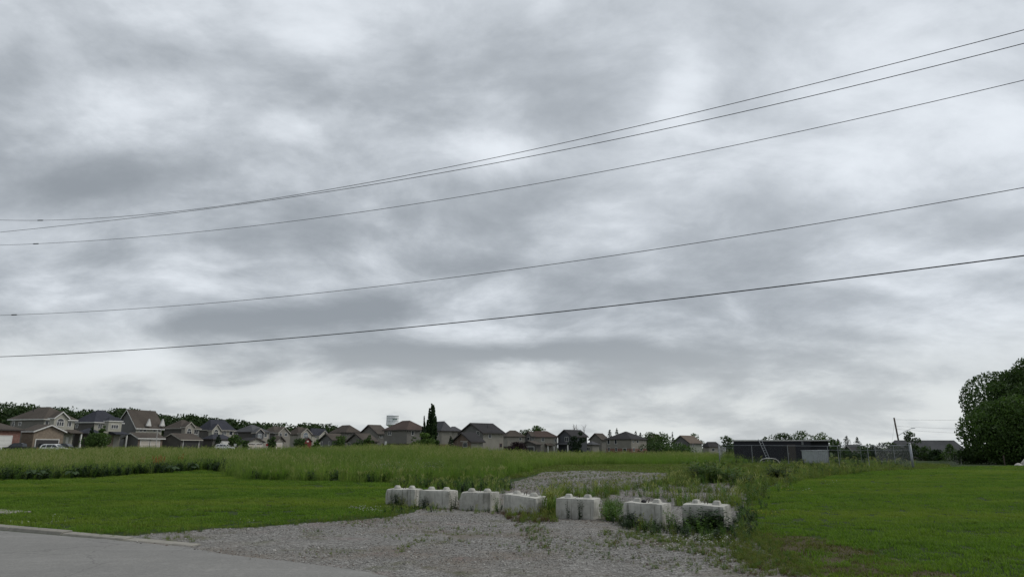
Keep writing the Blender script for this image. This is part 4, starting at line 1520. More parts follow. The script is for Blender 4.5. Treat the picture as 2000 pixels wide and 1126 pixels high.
def tree(u, Y, vtop, wpx, kind, mat, label, cat='tree', group=None, vbase=None, n=1600, name=None, z0f=0.25, size=None, asym=0.0, base=None):
    tree_seed[0] += 1
    r = np.random.default_rng(tree_seed[0])
    x = PX(u, Y)
    zb = gh(x, Y) if base is None else base
    H = PZ(vtop, Y) - zb
    w = wpx / 2 / (FPX / math.cos(PITCH)) * Y
    size = size or max(0.16, 0.0011 * Y)
    nm = name or {'round': 'deciduous_tree', 'bush': 'shrub', 'cone': 'spruce_tree', 'column': 'poplar_tree'}[kind]
    t = thing(nm, (x, Y, zb), label, cat, group)
    if kind in ('round', 'bush'):
        z0 = H * z0f if kind == 'round' else 0.05
        c = lobed_crown(r, w, H - z0, z0, n, size, lobes=int(r.integers(15, 24)) + (22 if n > 10000 else 0), asym=asym)
        c = c[c[:, 2] > 0.02]
        k = len(c)
        a, b = rand_basis(r, k)
        vv, ff = leaf_quads(c, a, b, size * r.uniform(0.6, 1.35, k), 0.65)
        trunk_mesh(r, H * 0.72 if kind == 'round' else H * 0.5, max(0.05, H * 0.018), w * 0.7, 7).build('trunk', M['bark'], t, True)
    elif kind == 'cone':
        q = r.uniform(0, 1, n) ** 0.75
        zz = (1 - q) * 0.96 + 0.03
        an = r.uniform(0, 2 * math.pi, n)
        lay = np.floor(zz * H / 0.55)
        tooth = 1 - 0.45 * ((zz * H / 0.55) % 1)
        arm = 0.8 + 0.35 * np.sin(lay * 2.4 + an * 5 + r.uniform(0, 6))
        rr = 2.2 * w * (1 - zz) ** 0.68 * tooth * arm * np.sqrt(r.uniform(0.12, 1, n))
        c = np.stack([rr * np.cos(an), rr * np.sin(an), zz * H - 0.28 * rr + 0.1], 1)
        rad = np.stack([np.cos(an), np.sin(an), np.full(n, -0.3)], 1)
        a = rad + r.normal(0, 0.35, (n, 3))
        a /= np.linalg.norm(a, axis=1)[:, None]
        b = r.normal(size=(n, 3))
        b -= a * (a * b).sum(1)[:, None]
        b /= np.linalg.norm(b, axis=1)[:, None]
        c[:, 2] = np.maximum(c[:, 2], 0.1)
        vv, ff = leaf_quads(c, a, b, size * r.uniform(0.6, 1.3, n), 0.4)
        m = MB()
        m.tube([(0, 0, -0.3), (0, 0, H * 0.5), (0, 0, H * 1.0)], [H * 0.022, H * 0.014, 0.015], 7)
        m.build('trunk', M['bark'], t, True)
    else:
        # columnar: sheaf of upright plumes
        pl = []
        SH = [(0, 1.0), (0.5, 0.93), (-0.35, 0.90), (0.75, 0.74), (-0.7, 0.66), (0.3, 0.97), (0.85, 0.5), (-0.85, 0.42), (0.1, 0.8)] if w > 1.0 else [(0, 1.0), (0.4, 0.8), (-0.4, 0.72), (0.6, 0.5), (-0.6, 0.45), (0, 0.7)]
        for (fx, fh) in SH:
            oy = r.uniform(-0.5, 0.5) * w
            pl.append((fx * w, oy, H * fh, w * r.uniform(0.30, 0.42)))
        pl = np.array(pl)
        i = r.integers(0, len(pl), n)
        q = r.uniform(0.03, 1, n)
        an = r.uniform(0, 2 * math.pi, n)
        env = np.minimum(1, (1.02 - q) * 3.2) ** 0.8 * np.minimum(1, q * 4 + 0.35)
        rr = pl[i, 3] * env * np.sqrt(r.uniform(0.2, 1, n)) * r.uniform(0.8, 1.2, n)
        c = np.stack([pl[i, 0] * (0.7 + 0.3 * q) + rr * np.cos(an), pl[i, 1] * (0.7 + 0.3 * q) + rr * np.sin(an), q * pl[i, 2]], 1)
        a = np.stack([np.cos(an) * 0.35, np.sin(an) * 0.35, np.ones(n)], 1) + r.normal(0, 0.3, (n, 3))
        a /= np.linalg.norm(a, axis=1)[:, None]
        b = r.normal(size=(n, 3))
        b -= a * (a * b).sum(1)[:, None]
        b /= np.linalg.norm(b, axis=1)[:, None]
        vv, ff = leaf_quads(c, a, b, size * r.uniform(0.6, 1.3, n), 0.6)
        m = MB()
        m.tube([(0, 0, -0.3), (0, 0, H * 0.5), (0, 0, H * 0.93)], [H * 0.02, H * 0.014, 0.02], 8)
        m.build('trunk', M['bark'], t, True)
    link('crown', np_mesh('crown', vv, ff, 4), LEAF[mat], t)
    return t


# big trees at the right edge
tree(2098, 84, 704, 330, 'round', 'dark', 'tall dark broadleaf tree at the right edge, topmost of all trees', n=130000, z0f=0.04, size=0.15)
tree(1976, 74, 782, 194, 'bush', 'mid', 'lower brighter green tree spreading in front of the tall dark one', n=42000, size=0.135, name='deciduous_tree')
tree(2075, 72, 770, 180, 'bush', 'mid', 'green tree mostly outside the right edge beside the pale rocks', n=22000, size=0.14, name='deciduous_tree')
tree(1902, 78, 872, 60, 'bush', 'dark', 'dark shrub under the left skirt of the big right-hand trees', 'shrub', n=5000, size=0.11)
# poplar group
tree(841, 160, 788, 22, 'column', 'poplar', 'tall columnar poplar standing among the house roofs', n=5200, size=0.24)
tree(826.5, 158, 812, 13, 'column', 'spruce', 'slim dark evergreen hugging the left side of the poplar', n=1500, size=0.22, name='columnar_evergreen')
tree(829, 150, 845, 32, 'bush', 'light', 'round bright green bush at the foot of the poplar', 'shrub', n=1800)
tree(847, 152, 850, 18, 'bush', 'dark', 'dark shrub right of the bush below the poplar', 'shrub', n=900)
# left front gardens
tree(175, 134, 834, 16, 'cone', 'spruce', 'narrow dark spruce left of the bushy tree before the navy roof', n=1300, size=0.2)
tree(191, 133, 846, 44, 'bush', 'mid', 'bushy green garden tree before the cream-fronted navy-roofed house', n=2600, name='deciduous_tree')
tree(197, 135, 832, 16, 'round', 'mid', 'slim green tree rising out of the bushy garden tree', n=1000)
tree(425, 184, 848, 15, 'cone', 'spruce', 'small spruce before the navy-roofed house with arched gable', n=900)
tree(457, 186, 849, 24, 'round', 'mid', 'leafy young tree right of the far white car', n=1200)
tree(478, 196, 860, 12, 'bush', 'dark', 'dark bush left of the glazed garage doors', 'shrub', n=500)
tree(531, 205, 853, 16, 'bush', 'dark', 'dark bush right beside the pale lamp post', 'shrub', n=800)
tree(583, 215, 856, 26, 'bush', 'dark', 'wide dark bush left of the red shed', 'shrub', n=1000)
tree(618, 190, 858, 16, 'bush', 'weed', 'green bush between the red shed and the low gabled garage', 'shrub', n=700)
tree(663, 168, 851, 24, 'bush', 'mid', 'rounded bush before the roof of the low gabled garage', 'shrub', n=1000)
tree(718, 170, 850, 16, 'bush', 'mid', 'upright green bush before the taupe gabled house', 'shrub', n=900)
tree(703, 172, 858, 22, 'bush', 'dark', 'low dark bush left of the upright green bush', 'shrub', n=800)
tree(808, 160, 853, 10, 'bush', 'mid', 'small bush right of the dark board fence', 'shrub', n=400)
tree(880, 156, 851, 14, 'cone', 'spruce', 'small spruce left of the brown brick garage', n=700)
tree(1010, 205, 863, 28, 'bush', 'purple', 'purple-leaved small tree before the grey-brown hip-roofed house', n=1200, name='purple_tree')
tree(1045, 262, 832, 40, 'round', 'mid', 'round green tree showing above the russet roof', n=1600)
tree(1025, 262, 840, 20, 'round', 'dark', 'small dark tree left of the one above the russet roof', n=800)
tree(1128, 205, 844, 28, 'bush', 'spruce', 'round dark tree before the slate gabled house', n=1900, name='dense_tree')
for (u, vt, w, lab) in ((1192, 838, 15, 'leftmost of four spruces behind the charcoal hip roof'), (1206, 835, 14, 'second spruce from left behind the charcoal hip roof'),
                        (1243, 840, 12, 'third spruce from left behind the charcoal hip roof'), (1252, 844, 14, 'fourth spruce, right end behind the charcoal hip roof')):
    tree(u, 275, vt, w, 'cone', 'spruce', lab, group='spruces behind the charcoal roof', n=700)
tree(1271, 258, 844, 34, 'round', 'dark', 'dark round tree right of the charcoal hip-roofed house', n=1000)
tree(1297, 235, 846, 46, 'round', 'mid', 'pale-topped green tree between the brick-based and olive houses', n=1500, z0f=0.1)
tree(1283, 222, 860, 60, 'bush', 'dark', 'wide dark shrub below the trees right of the brick-based house', 'shrub', n=1400)
tree(1322, 218, 866, 66, 'bush', 'mid', 'spreading green shrub left of the olive house', 'shrub', n=1600)
tree(1315, 265, 842, 9, 'cone', 'spruce', 'thin lone spruce tip left of the tan gable roof', n=500)
tree(1355, 275, 847, 28, 'round', 'mid', 'tree showing right above the tan gable roof', n=1100)
tree(1419, 190, 852, 26, 'round', 'mid', 'rounded tree at the left end of the dark flat building', n=1500, z0f=0.15)
# behind the flat building
tree(1494, 150, 853, 12, 'round', 'mid', 'small tree top behind the ladder on the flat building', n=600)
tree(1527, 138, 846, 46, 'round', 'dark', 'leftmost dark tree above the flat building', n=2200, z0f=0.1)
tree(1567, 140, 842, 46, 'round', 'mid', 'middle tree above the flat building', n=2200, z0f=0.1)
tree(1604, 138, 846, 44, 'round', 'light', 'right yellowish tree above the flat building', n=2000, z0f=0.1)
tree(1630, 120, 858, 22, 'bush', 'dark', 'dark bush right behind the flat building', 'shrub', n=900)
for (u, vt, w, lab) in ((1638, 856, 16, 'left spruce of three behind the cottage'), (1655, 850, 22, 'tallest middle spruce behind the cottage'), (1676, 853, 22, 'right spruce of three behind the cottage')):
    tree(u, 165, vt, w, 'cone', 'spruce', lab, group='spruces behind the cottage', n=900)
bush_r = [(1647, 128, 876, 30, 'dark', 'dark bush left in the hedge behind the chain-link fence'), (1690, 130, 868, 34, 'dark', 'dark bush before the spruces behind the fence'),
          (1716, 126, 866, 36, 'spruce', 'blackish bush behind the paired fence posts'), (1744, 128, 864, 38, 'dark', 'dark bush below the leaning pole'),
          (1770, 124, 869, 34, 'spruce', 'blackish bush behind the thick end post'), (1668, 122, 884, 40, 'weeddark', 'low dark scrub in front of the cottage'),
          (1803, 126, 872, 34, 'dark', 'dark bush right of the thick end post'), (1830, 122, 878, 26, 'weeddark', 'low dark bush before the bungalow'),
          (1882, 112, 888, 22, 'weeddark', 'small bush at the left foot of the big trees')]
for (u, Y, vt, w, mt, lab) in bush_r:
    tree(u, Y, vt, w, 'bush', mt, lab, 'shrub', 'bushes behind the compound', n=1100)
tree(1781, 132, 843, 28, 'round', 'dark', 'small round tree above the lamp arm of the leaning pole', n=1300, z0f=0.1)
tree(1855, 118, 866, 34, 'cone', 'mid', 'conical green tree before the dark bungalow roof', n=1500, size=0.17)

# far woodland behind the left houses: one mass
def woodland():
    r = np.random.default_rng(55)
    prof_u = [-160, 0, 30, 60, 85, 110, 135, 150, 180, 240, 300, 330, 345, 390, 410, 450, 500, 545, 560, 595, 600, 650, 690]
    prof_v = [790, 790, 788, 797, 799, 796, 799, 803, 802, 801, 808, 807, 812, 813, 820, 823, 829, 828, 832, 830, 828, 834, 842]
    V, F_, off = [], [], 0
    for k in range(300):
        u = r.uniform(-150, 670)
        Y = r.uniform(305, 345) if k > 20 else r.uniform(295, 310)
        x = PX(u, Y)
        zb = gh(x, Y)
        vt = np.interp(u, prof_u, prof_v) + r.uniform(-3.5, 9)
        H = PZ(vt, Y) - zb
        w = r.uniform(4.5, 7.5)
        n = 520
        c = lobed_crown(r, w, H * 0.9, H * 0.1, n, 0.5, lobes=10)
        a, b = rand_basis(r, n)
        vv, ff = leaf_quads(c + np.array([x, Y, zb]), a, b, 0.55 * r.uniform(0.6, 1.3, n), 0.7)
        V.append(vv)
        F_.append(ff + off)
        off += len(vv)
    o = link('woodland', np_mesh('woodland', np.concatenate(V), np.concatenate(F_), 4), LEAF['wood'])
    tag(o, 'dark green woodland rising behind the left houses', 'woodland', kind='stuff')


woodland()

# leafless tree
def dead_tree():
    Y = 250.0
    x = PX(1133, Y)
    t = thing('dead_tree', (x, Y, gh(x, Y)), 'bare leafless tree reaching above the slate gabled house', 'tree')
    H = PZ(824, Y) - t.location.z
    r = random.Random(4)
    m = MB()
    m.tube([(0, 0, -0.3), (0, 0, H * 0.3), (0.1, 0, H * 0.55)], [0.3, 0.24, 0.18], 7)
    m.build('trunk', M['bark'], t, True)
    gm = plain('dead_wood', (0.20, 0.185, 0.17), 0.9, 0.2, 5)
    for k in range(9):
        a = r.uniform(-1, 1)
        b0 = Vector((0.05, 0, H * r.uniform(0.45, 0.55)))
        e = Vector((a * 2.4, r.uniform(-1, 1), H * r.uniform(0.86, 1.0)))
        md = b0.lerp(e, 0.5) + Vector((a * 0.7, 0, -0.2))
        m = MB()
        m.tube([tuple(b0), tuple(md), tuple(e)], [0.11, 0.075, 0.03], 5)
        for j in range(3):
            p = md.lerp(e, r.uniform(0, 0.8))
            m.tube([tuple(p), tuple(p + Vector((r.uniform(-0.9, 0.9), r.uniform(-0.4, 0.4), r.uniform(0.5, 1.3))))], [0.045, 0.02], 4)
        m.build('branch', gm, t)


dead_tree()

# ------------------------------------------------------------------ board fences by the far houses
def board_fence(u0, Y0, u1, Y1, hgt, mat, label):
    p0 = np.array([PX(u0, Y0), Y0])
    p1 = np.array([PX(u1, Y1), Y1])
    L = np.linalg.norm(p1 - p0)
    d = (p1 - p0) / L
    nrm = np.array([d[1], -d[0]])
    t = thing('board_fence', (p0[0], p0[1], gh(*p0)), label, 'fence', 'board fences by the houses')
    rr = random.Random(u0)
    def q(a, o, z):
        p = d * a + nrm * o
        w = p0 + p
        return (p[0], p[1], gh(*w) - t.location.z + z)
    m = MB()
    k = int(L / 0.15)
    for i in range(k):
        a = i * L / k
        w = L / k - 0.012
        h_ = hgt + rr.uniform(-0.015, 0.015)
        m.hexa([q(a, 0.03, 0.03), q(a + w, 0.03, 0.03), q(a + w, 0.005, 0.03), q(a, 0.005, 0.03)], [q(a, 0.03, h_), q(a + w, 0.03, h_), q(a + w, 0.005, h_), q(a, 0.005, h_)])
    o = m.build('boards', mat, t)
    o['kind'] = 'stuff'
    n = max(int(L / 2.4), 1)
    for i in range(n + 1):
        a = i * L / n
        m = MB()
        m.hexa([q(a - .05, 0, -0.3), q(a + .05, 0, -0.3), q(a + .05, -0.1, -0.3), q(a - .05, -0.1, -0.3)], [q(a - .05, 0, hgt + .08), q(a + .05, 0, hgt + .08), q(a + .05, -0.1, hgt + .08), q(a - .05, -0.1, hgt + .08)])
        m.build('post', mat, t)


board_fence(746, 164, 806, 156, 1.85, M['fence_wood'], 'dark board fence below the brown pyramid roof')
board_fence(1340, 205, 1404, 190, 1.3, M['fence_red'], 'red-brown board fence below the pale olive house')
board_fence(984, 215, 1030, 214, 1.7, M['fence_wood'], 'dark board fence below the grey-brown hip roof')
board_fence(1148, 215, 1262, 206, 1.0, M['fence_red'], 'low red-brown fence before the brick lower storey')

# ------------------------------------------------------------------ small street things by the left houses
def lamp_post(u, Y, vt, label):
    x = PX(u, Y)
    t = thing('street_lamp', (x, Y, gh(x, Y)), label, 'street lamp', 'street lamps by the left houses')
    H = PZ(vt, Y) - t.location.z
    m = MB()
    m.tube([(0, 0, -0.2), (0, 0, H * 0.6), (0, 0, H)], [0.10, 0.08, 0.06], 8)
    m.tube([(0, 0, H - 0.05), (0.5, 0, H + 0.12), (0.9, 0, H + 0.1)], 0.04, 6)
    m.build('pole', plain('lamp_concrete', (0.45, 0.44, 0.42), 0.8, 0.1), t)
    m = MB()
    m.hexa([(0.75, -0.14, H + 0.03), (1.35, -0.1, H + 0.03), (1.35, 0.1, H + 0.03), (0.75, 0.14, H + 0.03)], [(0.8, -0.1, H + 0.17), (1.3, -0.06, H + 0.14), (1.3, 0.06, H + 0.14), (0.8, 0.1, H + 0.17)])
    m.build('lamp_head', M['steel'], t, bevel=0.02)


lamp_post(524, 206, 845, 'pale lamp post before the taupe front-gabled house')
lamp_post(304, 150, 838, 'thin pale lamp post before the pale garage doors')


def small_sign(u, Y, vt, w, h, mat, label, name='yard_sign'):
    x = PX(u, Y)
    t = thing(name, (x, Y, gh(x, Y)), label, 'sign')
    H = PZ(vt, Y) - t.location.z
    m = MB()
    m.tube([(0, 0.03, -0.2), (0, 0.03, H - 0.05)], 0.03, 6)
    m.build('post', M['steel'], t)
    m = MB()
    m.box(-w / 2, w / 2, -0.02, 0.0, H - h, H)
    m.build('panel', mat, t, bevel=0.01)


small_sign(753, 140, 861, 0.45, 0.75, M['white'], 'small white yard sign left of the dark board fence')
small_sign(459, 178, 866, 0.7, 0.65, M['white'], 'small white sign right of the far white car')
small_sign(521, 200, 866, 0.6, 0.6, plain('sign_red', (0.30, 0.03, 0.03), 0.5, 0.1), 'small red sign at the foot of the pale lamp post')

# ------------------------------------------------------------------ fenced compound with the flat building
M['shed_wall'] = siding('shed_dark_metal', (0.026, 0.027, 0.036))
M['mesh_wire'] = plain('mesh_wire', (0.16, 0.17, 0.175), 0.6, 0.1, metal=0.3)
M['bin'] = plain('bin_pale_metal', (0.36, 0.38, 0.39), 0.5, 0.12, 2.5, 0.2)


def flat_building():
    Y = 86.0
    th = R(-18)
    x0 = PX(1433, Y)
    t = thing('flat_roofed_building', (x0, Y, gh(x0, Y)), 'low dark flat-roofed building with a white roof edge inside the compound', 'building')
    e1 = np.array([math.cos(th), math.sin(th)])
    e2 = np.array([-math.sin(th), math.cos(th)])
    def al(u):
        k = (u - 1000) / (FPX / math.cos(PITCH))
        return (k * Y - x0) / (e1[0] - k * e1[1])
    L1 = al(1584)
    L2 = al(1621)
    H = PZ(859, Y) - t.location.z
    f = lambda a, b, z: (*(e1 * a + e2 * b), z)
    def blk(name, a0, a1, b0, b1, z0, z1, mat, par=t, bev=0):
        m = MB()
        m.hexa([f(a0, b0, z0), f(a1, b0, z0), f(a1, b1, z0), f(a0, b1, z0)], [f(a0, b0, z1), f(a1, b0, z1), f(a1, b1, z1), f(a0, b1, z1)])
        return m.build(name, mat, par, bevel=bev)
    blk('wall', 0, L1, 0, 5.5, -0.2, H - 0.1, M['shed_wall'])
    blk('wing_wall', L1 + 0.004, L2, 0.9, 5.2, -0.2, H - 0.1, M['shed_wall'])
    # standing ribs on the front cladding
    for k in range(int(L1 / 0.6)):
        blk('cladding_rib', 0.3 + k * 0.6, 0.35 + k * 0.6, -0.03, 0.0, 0.0, H - 0.12, M['shed_wall'])
    blk('roof_edge', -0.12, L2 + 0.1, -0.12, 5.7, H - 0.1, H, M['white'])
    blk('roof', -0.05, L2 + 0.03, -0.05, 5.6, H, H + 0.03, M['darksteel'])
    a = al(1568)
    v = blk('wall_vent', a - 0.11, a + 0.11, -0.07, 0.0, PZ(869, Y), PZ(862.5, Y), M['steel'])
    for k in range(4):
        z = PZ(869, Y) + 0.06 + k * 0.09
        blk('louvre', a - 0.09, a + 0.09, -0.09, -0.065, z, z + 0.04, M['darksteel'], v)
    d0 = al(1537)
    d = blk('door', d0, d0 + 0.95, -0.05, 0.0, 0.02, 2.05, C['t_dark'])
    blk('door_handle', d0 + 0.08, d0 + 0.2, -0.11, -0.05, 0.95, 1.0, M['steel'], d)
    blk('plinth', -0.15, L2 + 0.1, -0.25, 5.7, -0.2, 0.1, M['kerb'])
    # ladder leaning on the roof edge
    q0 = e1 * al(1500) - e2 * 1.0
    q1 = e1 * al(1485) - e2 * 0.16
    lx, ly = x0 + q0[0], Y + q0[1]
    lt = thing('ladder', (lx, ly, gh(lx, ly)), 'metal ladder leaning on the front of the dark flat building', 'ladder')
    top = Vector((x0 + q1[0], Y + q1[1], H + 0.12 + t.location.z)) - lt.location
    sd = Vector((0.19, 0.03, 0.0))
    for sg in (-1, 1):
        m = MB()
        m.tube([tuple(sd * sg), tuple(top + sd * sg)], 0.035, 6)
        m.build('rail', M['steel'], lt)
    for k in range(9):
        p = top * ((k + 0.7) / 9.5)
        m = MB()
        m.tube([tuple(p - sd), tuple(p + sd)], 0.024, 6)
        m.build('rung', M['steel'], lt)


flat_building()


def metal_bin():
    Y = 75.5
    x = PX(1617, Y)
    t = thing('metal_bin', (x, Y, gh(x, Y)), 'pale grey ribbed metal bin standing before the dark flat building', 'bin')
    w, dpt, h = 1.9, 2.0, PZ(879, Y) - t.location.z
    Mx = Matrix.Rotation(R(10), 4, 'Z')
    def q(p):
        return tuple(Mx @ Vector(p))
    m = MB()
    m.box(-w, 0, 0, dpt, 0.03, h - 0.05, q)
    m.build('body', M['bin'], t, bevel=0.02)
    for k in range(9):
        m = MB()
        a = -w + 0.08 + k * (w - 0.2) / 8
        m.box(a, a + 0.06, -0.04, 0.0, 0.08, h - 0.1, q)
        m.build('rib', M['bin'], t)
    for k in range(5):
        m = MB()
        a = 0.15 + k * 0.42
        m.box(0, 0.04, a, a + 0.07, 0.08, h - 0.1, q)
        m.build('rib', M['bin'], t)
    m = MB()
    m.box(-w - 0.05, 0.05, -0.05, dpt + 0.05, h - 0.05, h + 0.03, q)
    m.build('lid', M['bin'], t, bevel=0.015)
    m = MB()
    m.box(-w, 0, 0.05, dpt, 0.0, 0.03, q)
    m.build('skid', M['darksteel'], t)


metal_bin()

# white pipe hoop
def hoop():
    Y = 76.0
    pts = [(1480.5, 905), (1483, 899), (1488, 895.5), (1495, 894.3), (1506, 894.2), (1513, 895.6), (1518, 899), (1521, 905)]
    x0 = PX(1500, Y)
    z0 = gh(x0, Y)
    t = MB()
    P = [(PX(u, Y) - x0, 0, PZ(v, Y) - z0) for u, v in pts]
    P[0] = (P[0][0], 0, -0.1)
    P[-1] = (P[-1][0], 0, -0.1)
    t.tube(P, 0.03, 8)
    o = t.build('pipe_hoop', M['white'], None, True)
    o.location = (x0, Y, z0)
    tag(o, 'white bent pipe hoop standing in the grass before the ladder', 'pipe')


hoop()


def chain_link():
    A = np.array([PX(1404, 78), 78.0])
    B = np.array([PX(1779, 59), 59.0])
    Cc = np.array([PX(1709, 96), 96.0])
    Dd = np.array([PX(1417, 112), 112.0])
    root = thing('chain_link_fence', (A[0], A[1], gh(*A)), 'galvanised chain-link fence round the compound with a thick end post at right', 'fence')
    H = 2.0
    z00 = root.location.z
    def run(P, Q, us, mesh=True, Hh=2.0, rail2=False, rd=0.0017):
        L = np.linalg.norm(Q - P)
        d = (Q - P) / L
        w = lambda a, z: (*(P + d * a - np.array(root.location[:2])), gh(*(P + d * a)) - z00 + z)
        ps = []
        for u in us:
            k = (u - 1000) / (FPX / math.cos(PITCH))
            t = (k * P[1] - P[0]) / (d[0] - k * d[1])
            if 0.05 < t < L - 0.05:
                ps.append(t)
        for a in ps:
            m = MB()
            m.tube([w(a, -0.3), w(a, Hh)], 0.027, 6)
            m.build('line_post', M['steel'], root)
        m = MB()
        m.tube([w(a, Hh - 0.03) for a in np.linspace(0, L, 8)], 0.021, 5)
        m.build('top_rail', M['steel'], root)
        if rail2:
            m = MB()
            m.tube([w(a, Hh - 0.40) for a in np.linspace(L * 0.58, L, 6)], 0.016, 4)
            m.build('tension_wire', M['steel'], root)
        if mesh:
            m = MB()
            sp = 0.11
            hh = Hh - 0.1
            n = int((L + hh) / sp)
            for k in range(n):
                for sg in (0, 1):
                    # a wire climbing at 45 degrees, clipped to the run
                    a0 = k * sp - (hh if sg == 0 else 0)
                    a1 = a0 + hh if sg == 0 else a0 - hh
                    z0, z1 = 0.05, 0.05 + hh
                    if a1 > a0:
                        lo = max(0, -a0)
                        hi = min(hh, L - a0)
                        q0, q1 = (a0 + lo, z0 + lo), (a0 + hi, z0 + hi)
                    else:
                        lo = max(0, a0 - L)
                        hi = min(hh, a0)
                        q0, q1 = (a0 - lo, z0 + lo), (a0 - hi, z0 + hi)
                    if hi - lo < 0.05:
                        continue
                    m.tube([w(*q0), w(*q1)], rd, 3, False)
            o = m.build('wire_mesh', M['mesh_wire'], root)
            o['kind'] = 'stuff'
    run(A, B, [1468, 1538, 1616, 1636, 1694], rail2=True)
    run(B, Cc, [1745, 1706.5], rd=0.0008)
    run(A, Dd, [1409, 1416], rd=0.0008)
    run(Dd, Cc, [1460, 1540, 1640, 1680], mesh=False)
    for (P, rad, hx, dx, nm) in ((A, 0.05, 2.05, 0.0, 'corner_post'), (B, 0.10, 2.08, -0.06, 'end_post'), (Cc, 0.04, 2.0, -0.04, 'corner_post'), (Dd, 0.04, 2.0, 0, 'corner_post')):
        m = MB()
        p = P - np.array(root.location[:2])
        zg = gh(*P) - z00
        m.tube([(p[0], p[1], zg - 0.4), (p[0] + dx, p[1], zg + hx)], rad, 10)
        cp = m.build(nm, M['steel'], root, True)
        m = MB()
        m.lathe([(rad * 1.15, 0), (rad * 1.1, 0.04), (rad * 0.3, 0.09)], 10, (p[0] + dx, p[1], zg + hx - 0.01))
        m.build('post_cap', M['steel'], cp)


chain_link()

# ------------------------------------------------------------------ leaning pole with lamp arm and its wires
def far_pole():
    Y = 160.0
    x = PX(1757, Y)
    t = thing('utility_pole', (x, Y, gh(x, Y)), 'leaning wooden pole with a street-lamp arm above the bungalow roof', 'utility pole')
    z0 = t.location.z
    H = PZ(815, Y) - z0
    dx = PX(1755.5, Y) - x - 0.25
    m = MB()
    m.tube([(0.35, 0, -0.5), (dx, 0, H)], [0.21, 0.17], 10)
    m.build('pole', M['wood_pole'], t, True)
    base = Vector((0.35, 0, -0.5)).lerp(Vector((dx, 0, H)), 0.62)
    tip = Vector((PX(1785, Y) - x, 0, PZ(836, Y) - z0))
    m = MB()
    m.tube([tuple(base), tuple(base.lerp(tip, 0.5) + Vector((0, 0, 0.15))), tuple(tip)], 0.055, 6)
    a = m.build('lamp_arm', M['steel'], t)
    m = MB()
    m.hexa([(tip.x - 0.1, -0.15, tip.z - 0.08), (tip.x + 0.85, -0.12, tip.z - 0.02), (tip.x + 0.85, 0.12, tip.z - 0.02), (tip.x - 0.1, 0.15, tip.z - 0.08)],
           [(tip.x - 0.05, -0.1, tip.z + 0.1), (tip.x + 0.8, -0.08, tip.z + 0.12), (tip.x + 0.8, 0.08, tip.z + 0.12), (tip.x - 0.05, 0.1, tip.z + 0.1)])
    m.build('lamp_head', M['steel'], a)
    # partner pole beyond the right edge, behind the big trees
    Y2 = 150.0
    x2 = PX(2120, Y2)
    t2 = thing('utility_pole', (x2, Y2, gh(x2, Y2)), 'wooden pole hidden behind the big trees at the right edge', 'utility pole')
    m = MB()
    m.tube([(0, 0, -0.5), (0, 0, 11)], [0.17, 0.13], 10)
    m.build('pole', M['wood_pole'], t2, True)
    labs = ['upper thin wire from the leaning pole to the big trees', 'middle thin wire from the leaning pole to the big trees', 'lower thin wire from the leaning pole to the big trees']
    for k, (v0, lab) in enumerate(zip((818.5, 831, 837), labs)):
        zz = PZ(v0, Y)
        f0 = (zz - z0 + 0.5) / (H + 0.5)
        p0 = Vector((x + 0.35 + (dx - 0.35) * f0, Y, zz))
        p1 = Vector((x2, Y2, gh(x2, Y2) + (10.6, 8.6, 8.0)[k]))
        m = MB()
        m.tube([tuple(p0.lerp(p1, q) - Vector((0, 0, (0.5 + 0.3 * k) * 4 * q * (1 - q)))) for q in np.linspace(0, 1, 16)], 0.016, 4)
        o = m.build('service_wire', M['wire'])
        tag(o, lab, 'wire', 'wires of the leaning pole')
    m = MB()
    gx = PX(1733, Y) - x
    g0 = gh(x + gx, Y) - z0
    m.tube([(dx + 0.05, 0, H * 0.93), (gx, 0, g0 - 0.1)], 0.015, 4)
    m.build('guy_wire', M['wire'], t)


far_pole()

# pale rocks and thin stake at the right edge
def rock(u, v, rx, rz, seed, label):
    x, y = G(u, v)
    m = MB()
    r = random.Random(seed)
    n, k = 12, 6
    for j in range(k + 1):
        ph = math.pi / 2 * j / k
        for q in range(n):
            an = 2 * math.pi * q / n
            rr = rx * math.cos(ph) * (1 + r.uniform(-0.12, 0.12)) + 0.01
            m.v.append((rr * math.cos(an), rr * 0.8 * math.sin(an), rz * math.sin(ph) * (1 + r.uniform(-0.08, 0.08)) - 0.1))
    for j in range(k):
        for q in range(n):
            q2 = (q + 1) % n
            m.f.append((j * n + q, j * n + q2, (j + 1) * n + q2, (j + 1) * n + q))
    m.f.append(tuple(range(n))[::-1])
    o = m.build('rock', M['stone'], None)
    o.location = (x, y, gh(x, y))
    tag(o, label, 'rock', 'pale rocks at the right edge')


rock(1990, 911, 0.36, 0.34, 2, 'small pale rock at the foot of the trees by the right edge')
rock(2012, 911, 0.7, 0.85, 5, 'larger pale rock cut by the right edge under the trees')
x, y = G(1963, 910.5)
m = MB()
m.tube([(0, 0, -0.2), (0.02, 0, 0.95)], [0.05, 0.045], 7)
o = m.build('stake', M['wood_pole'])
o.location = (x, y, gh(x, y))
tag(o, 'short thin stake standing before the dark big trees', 'stake')

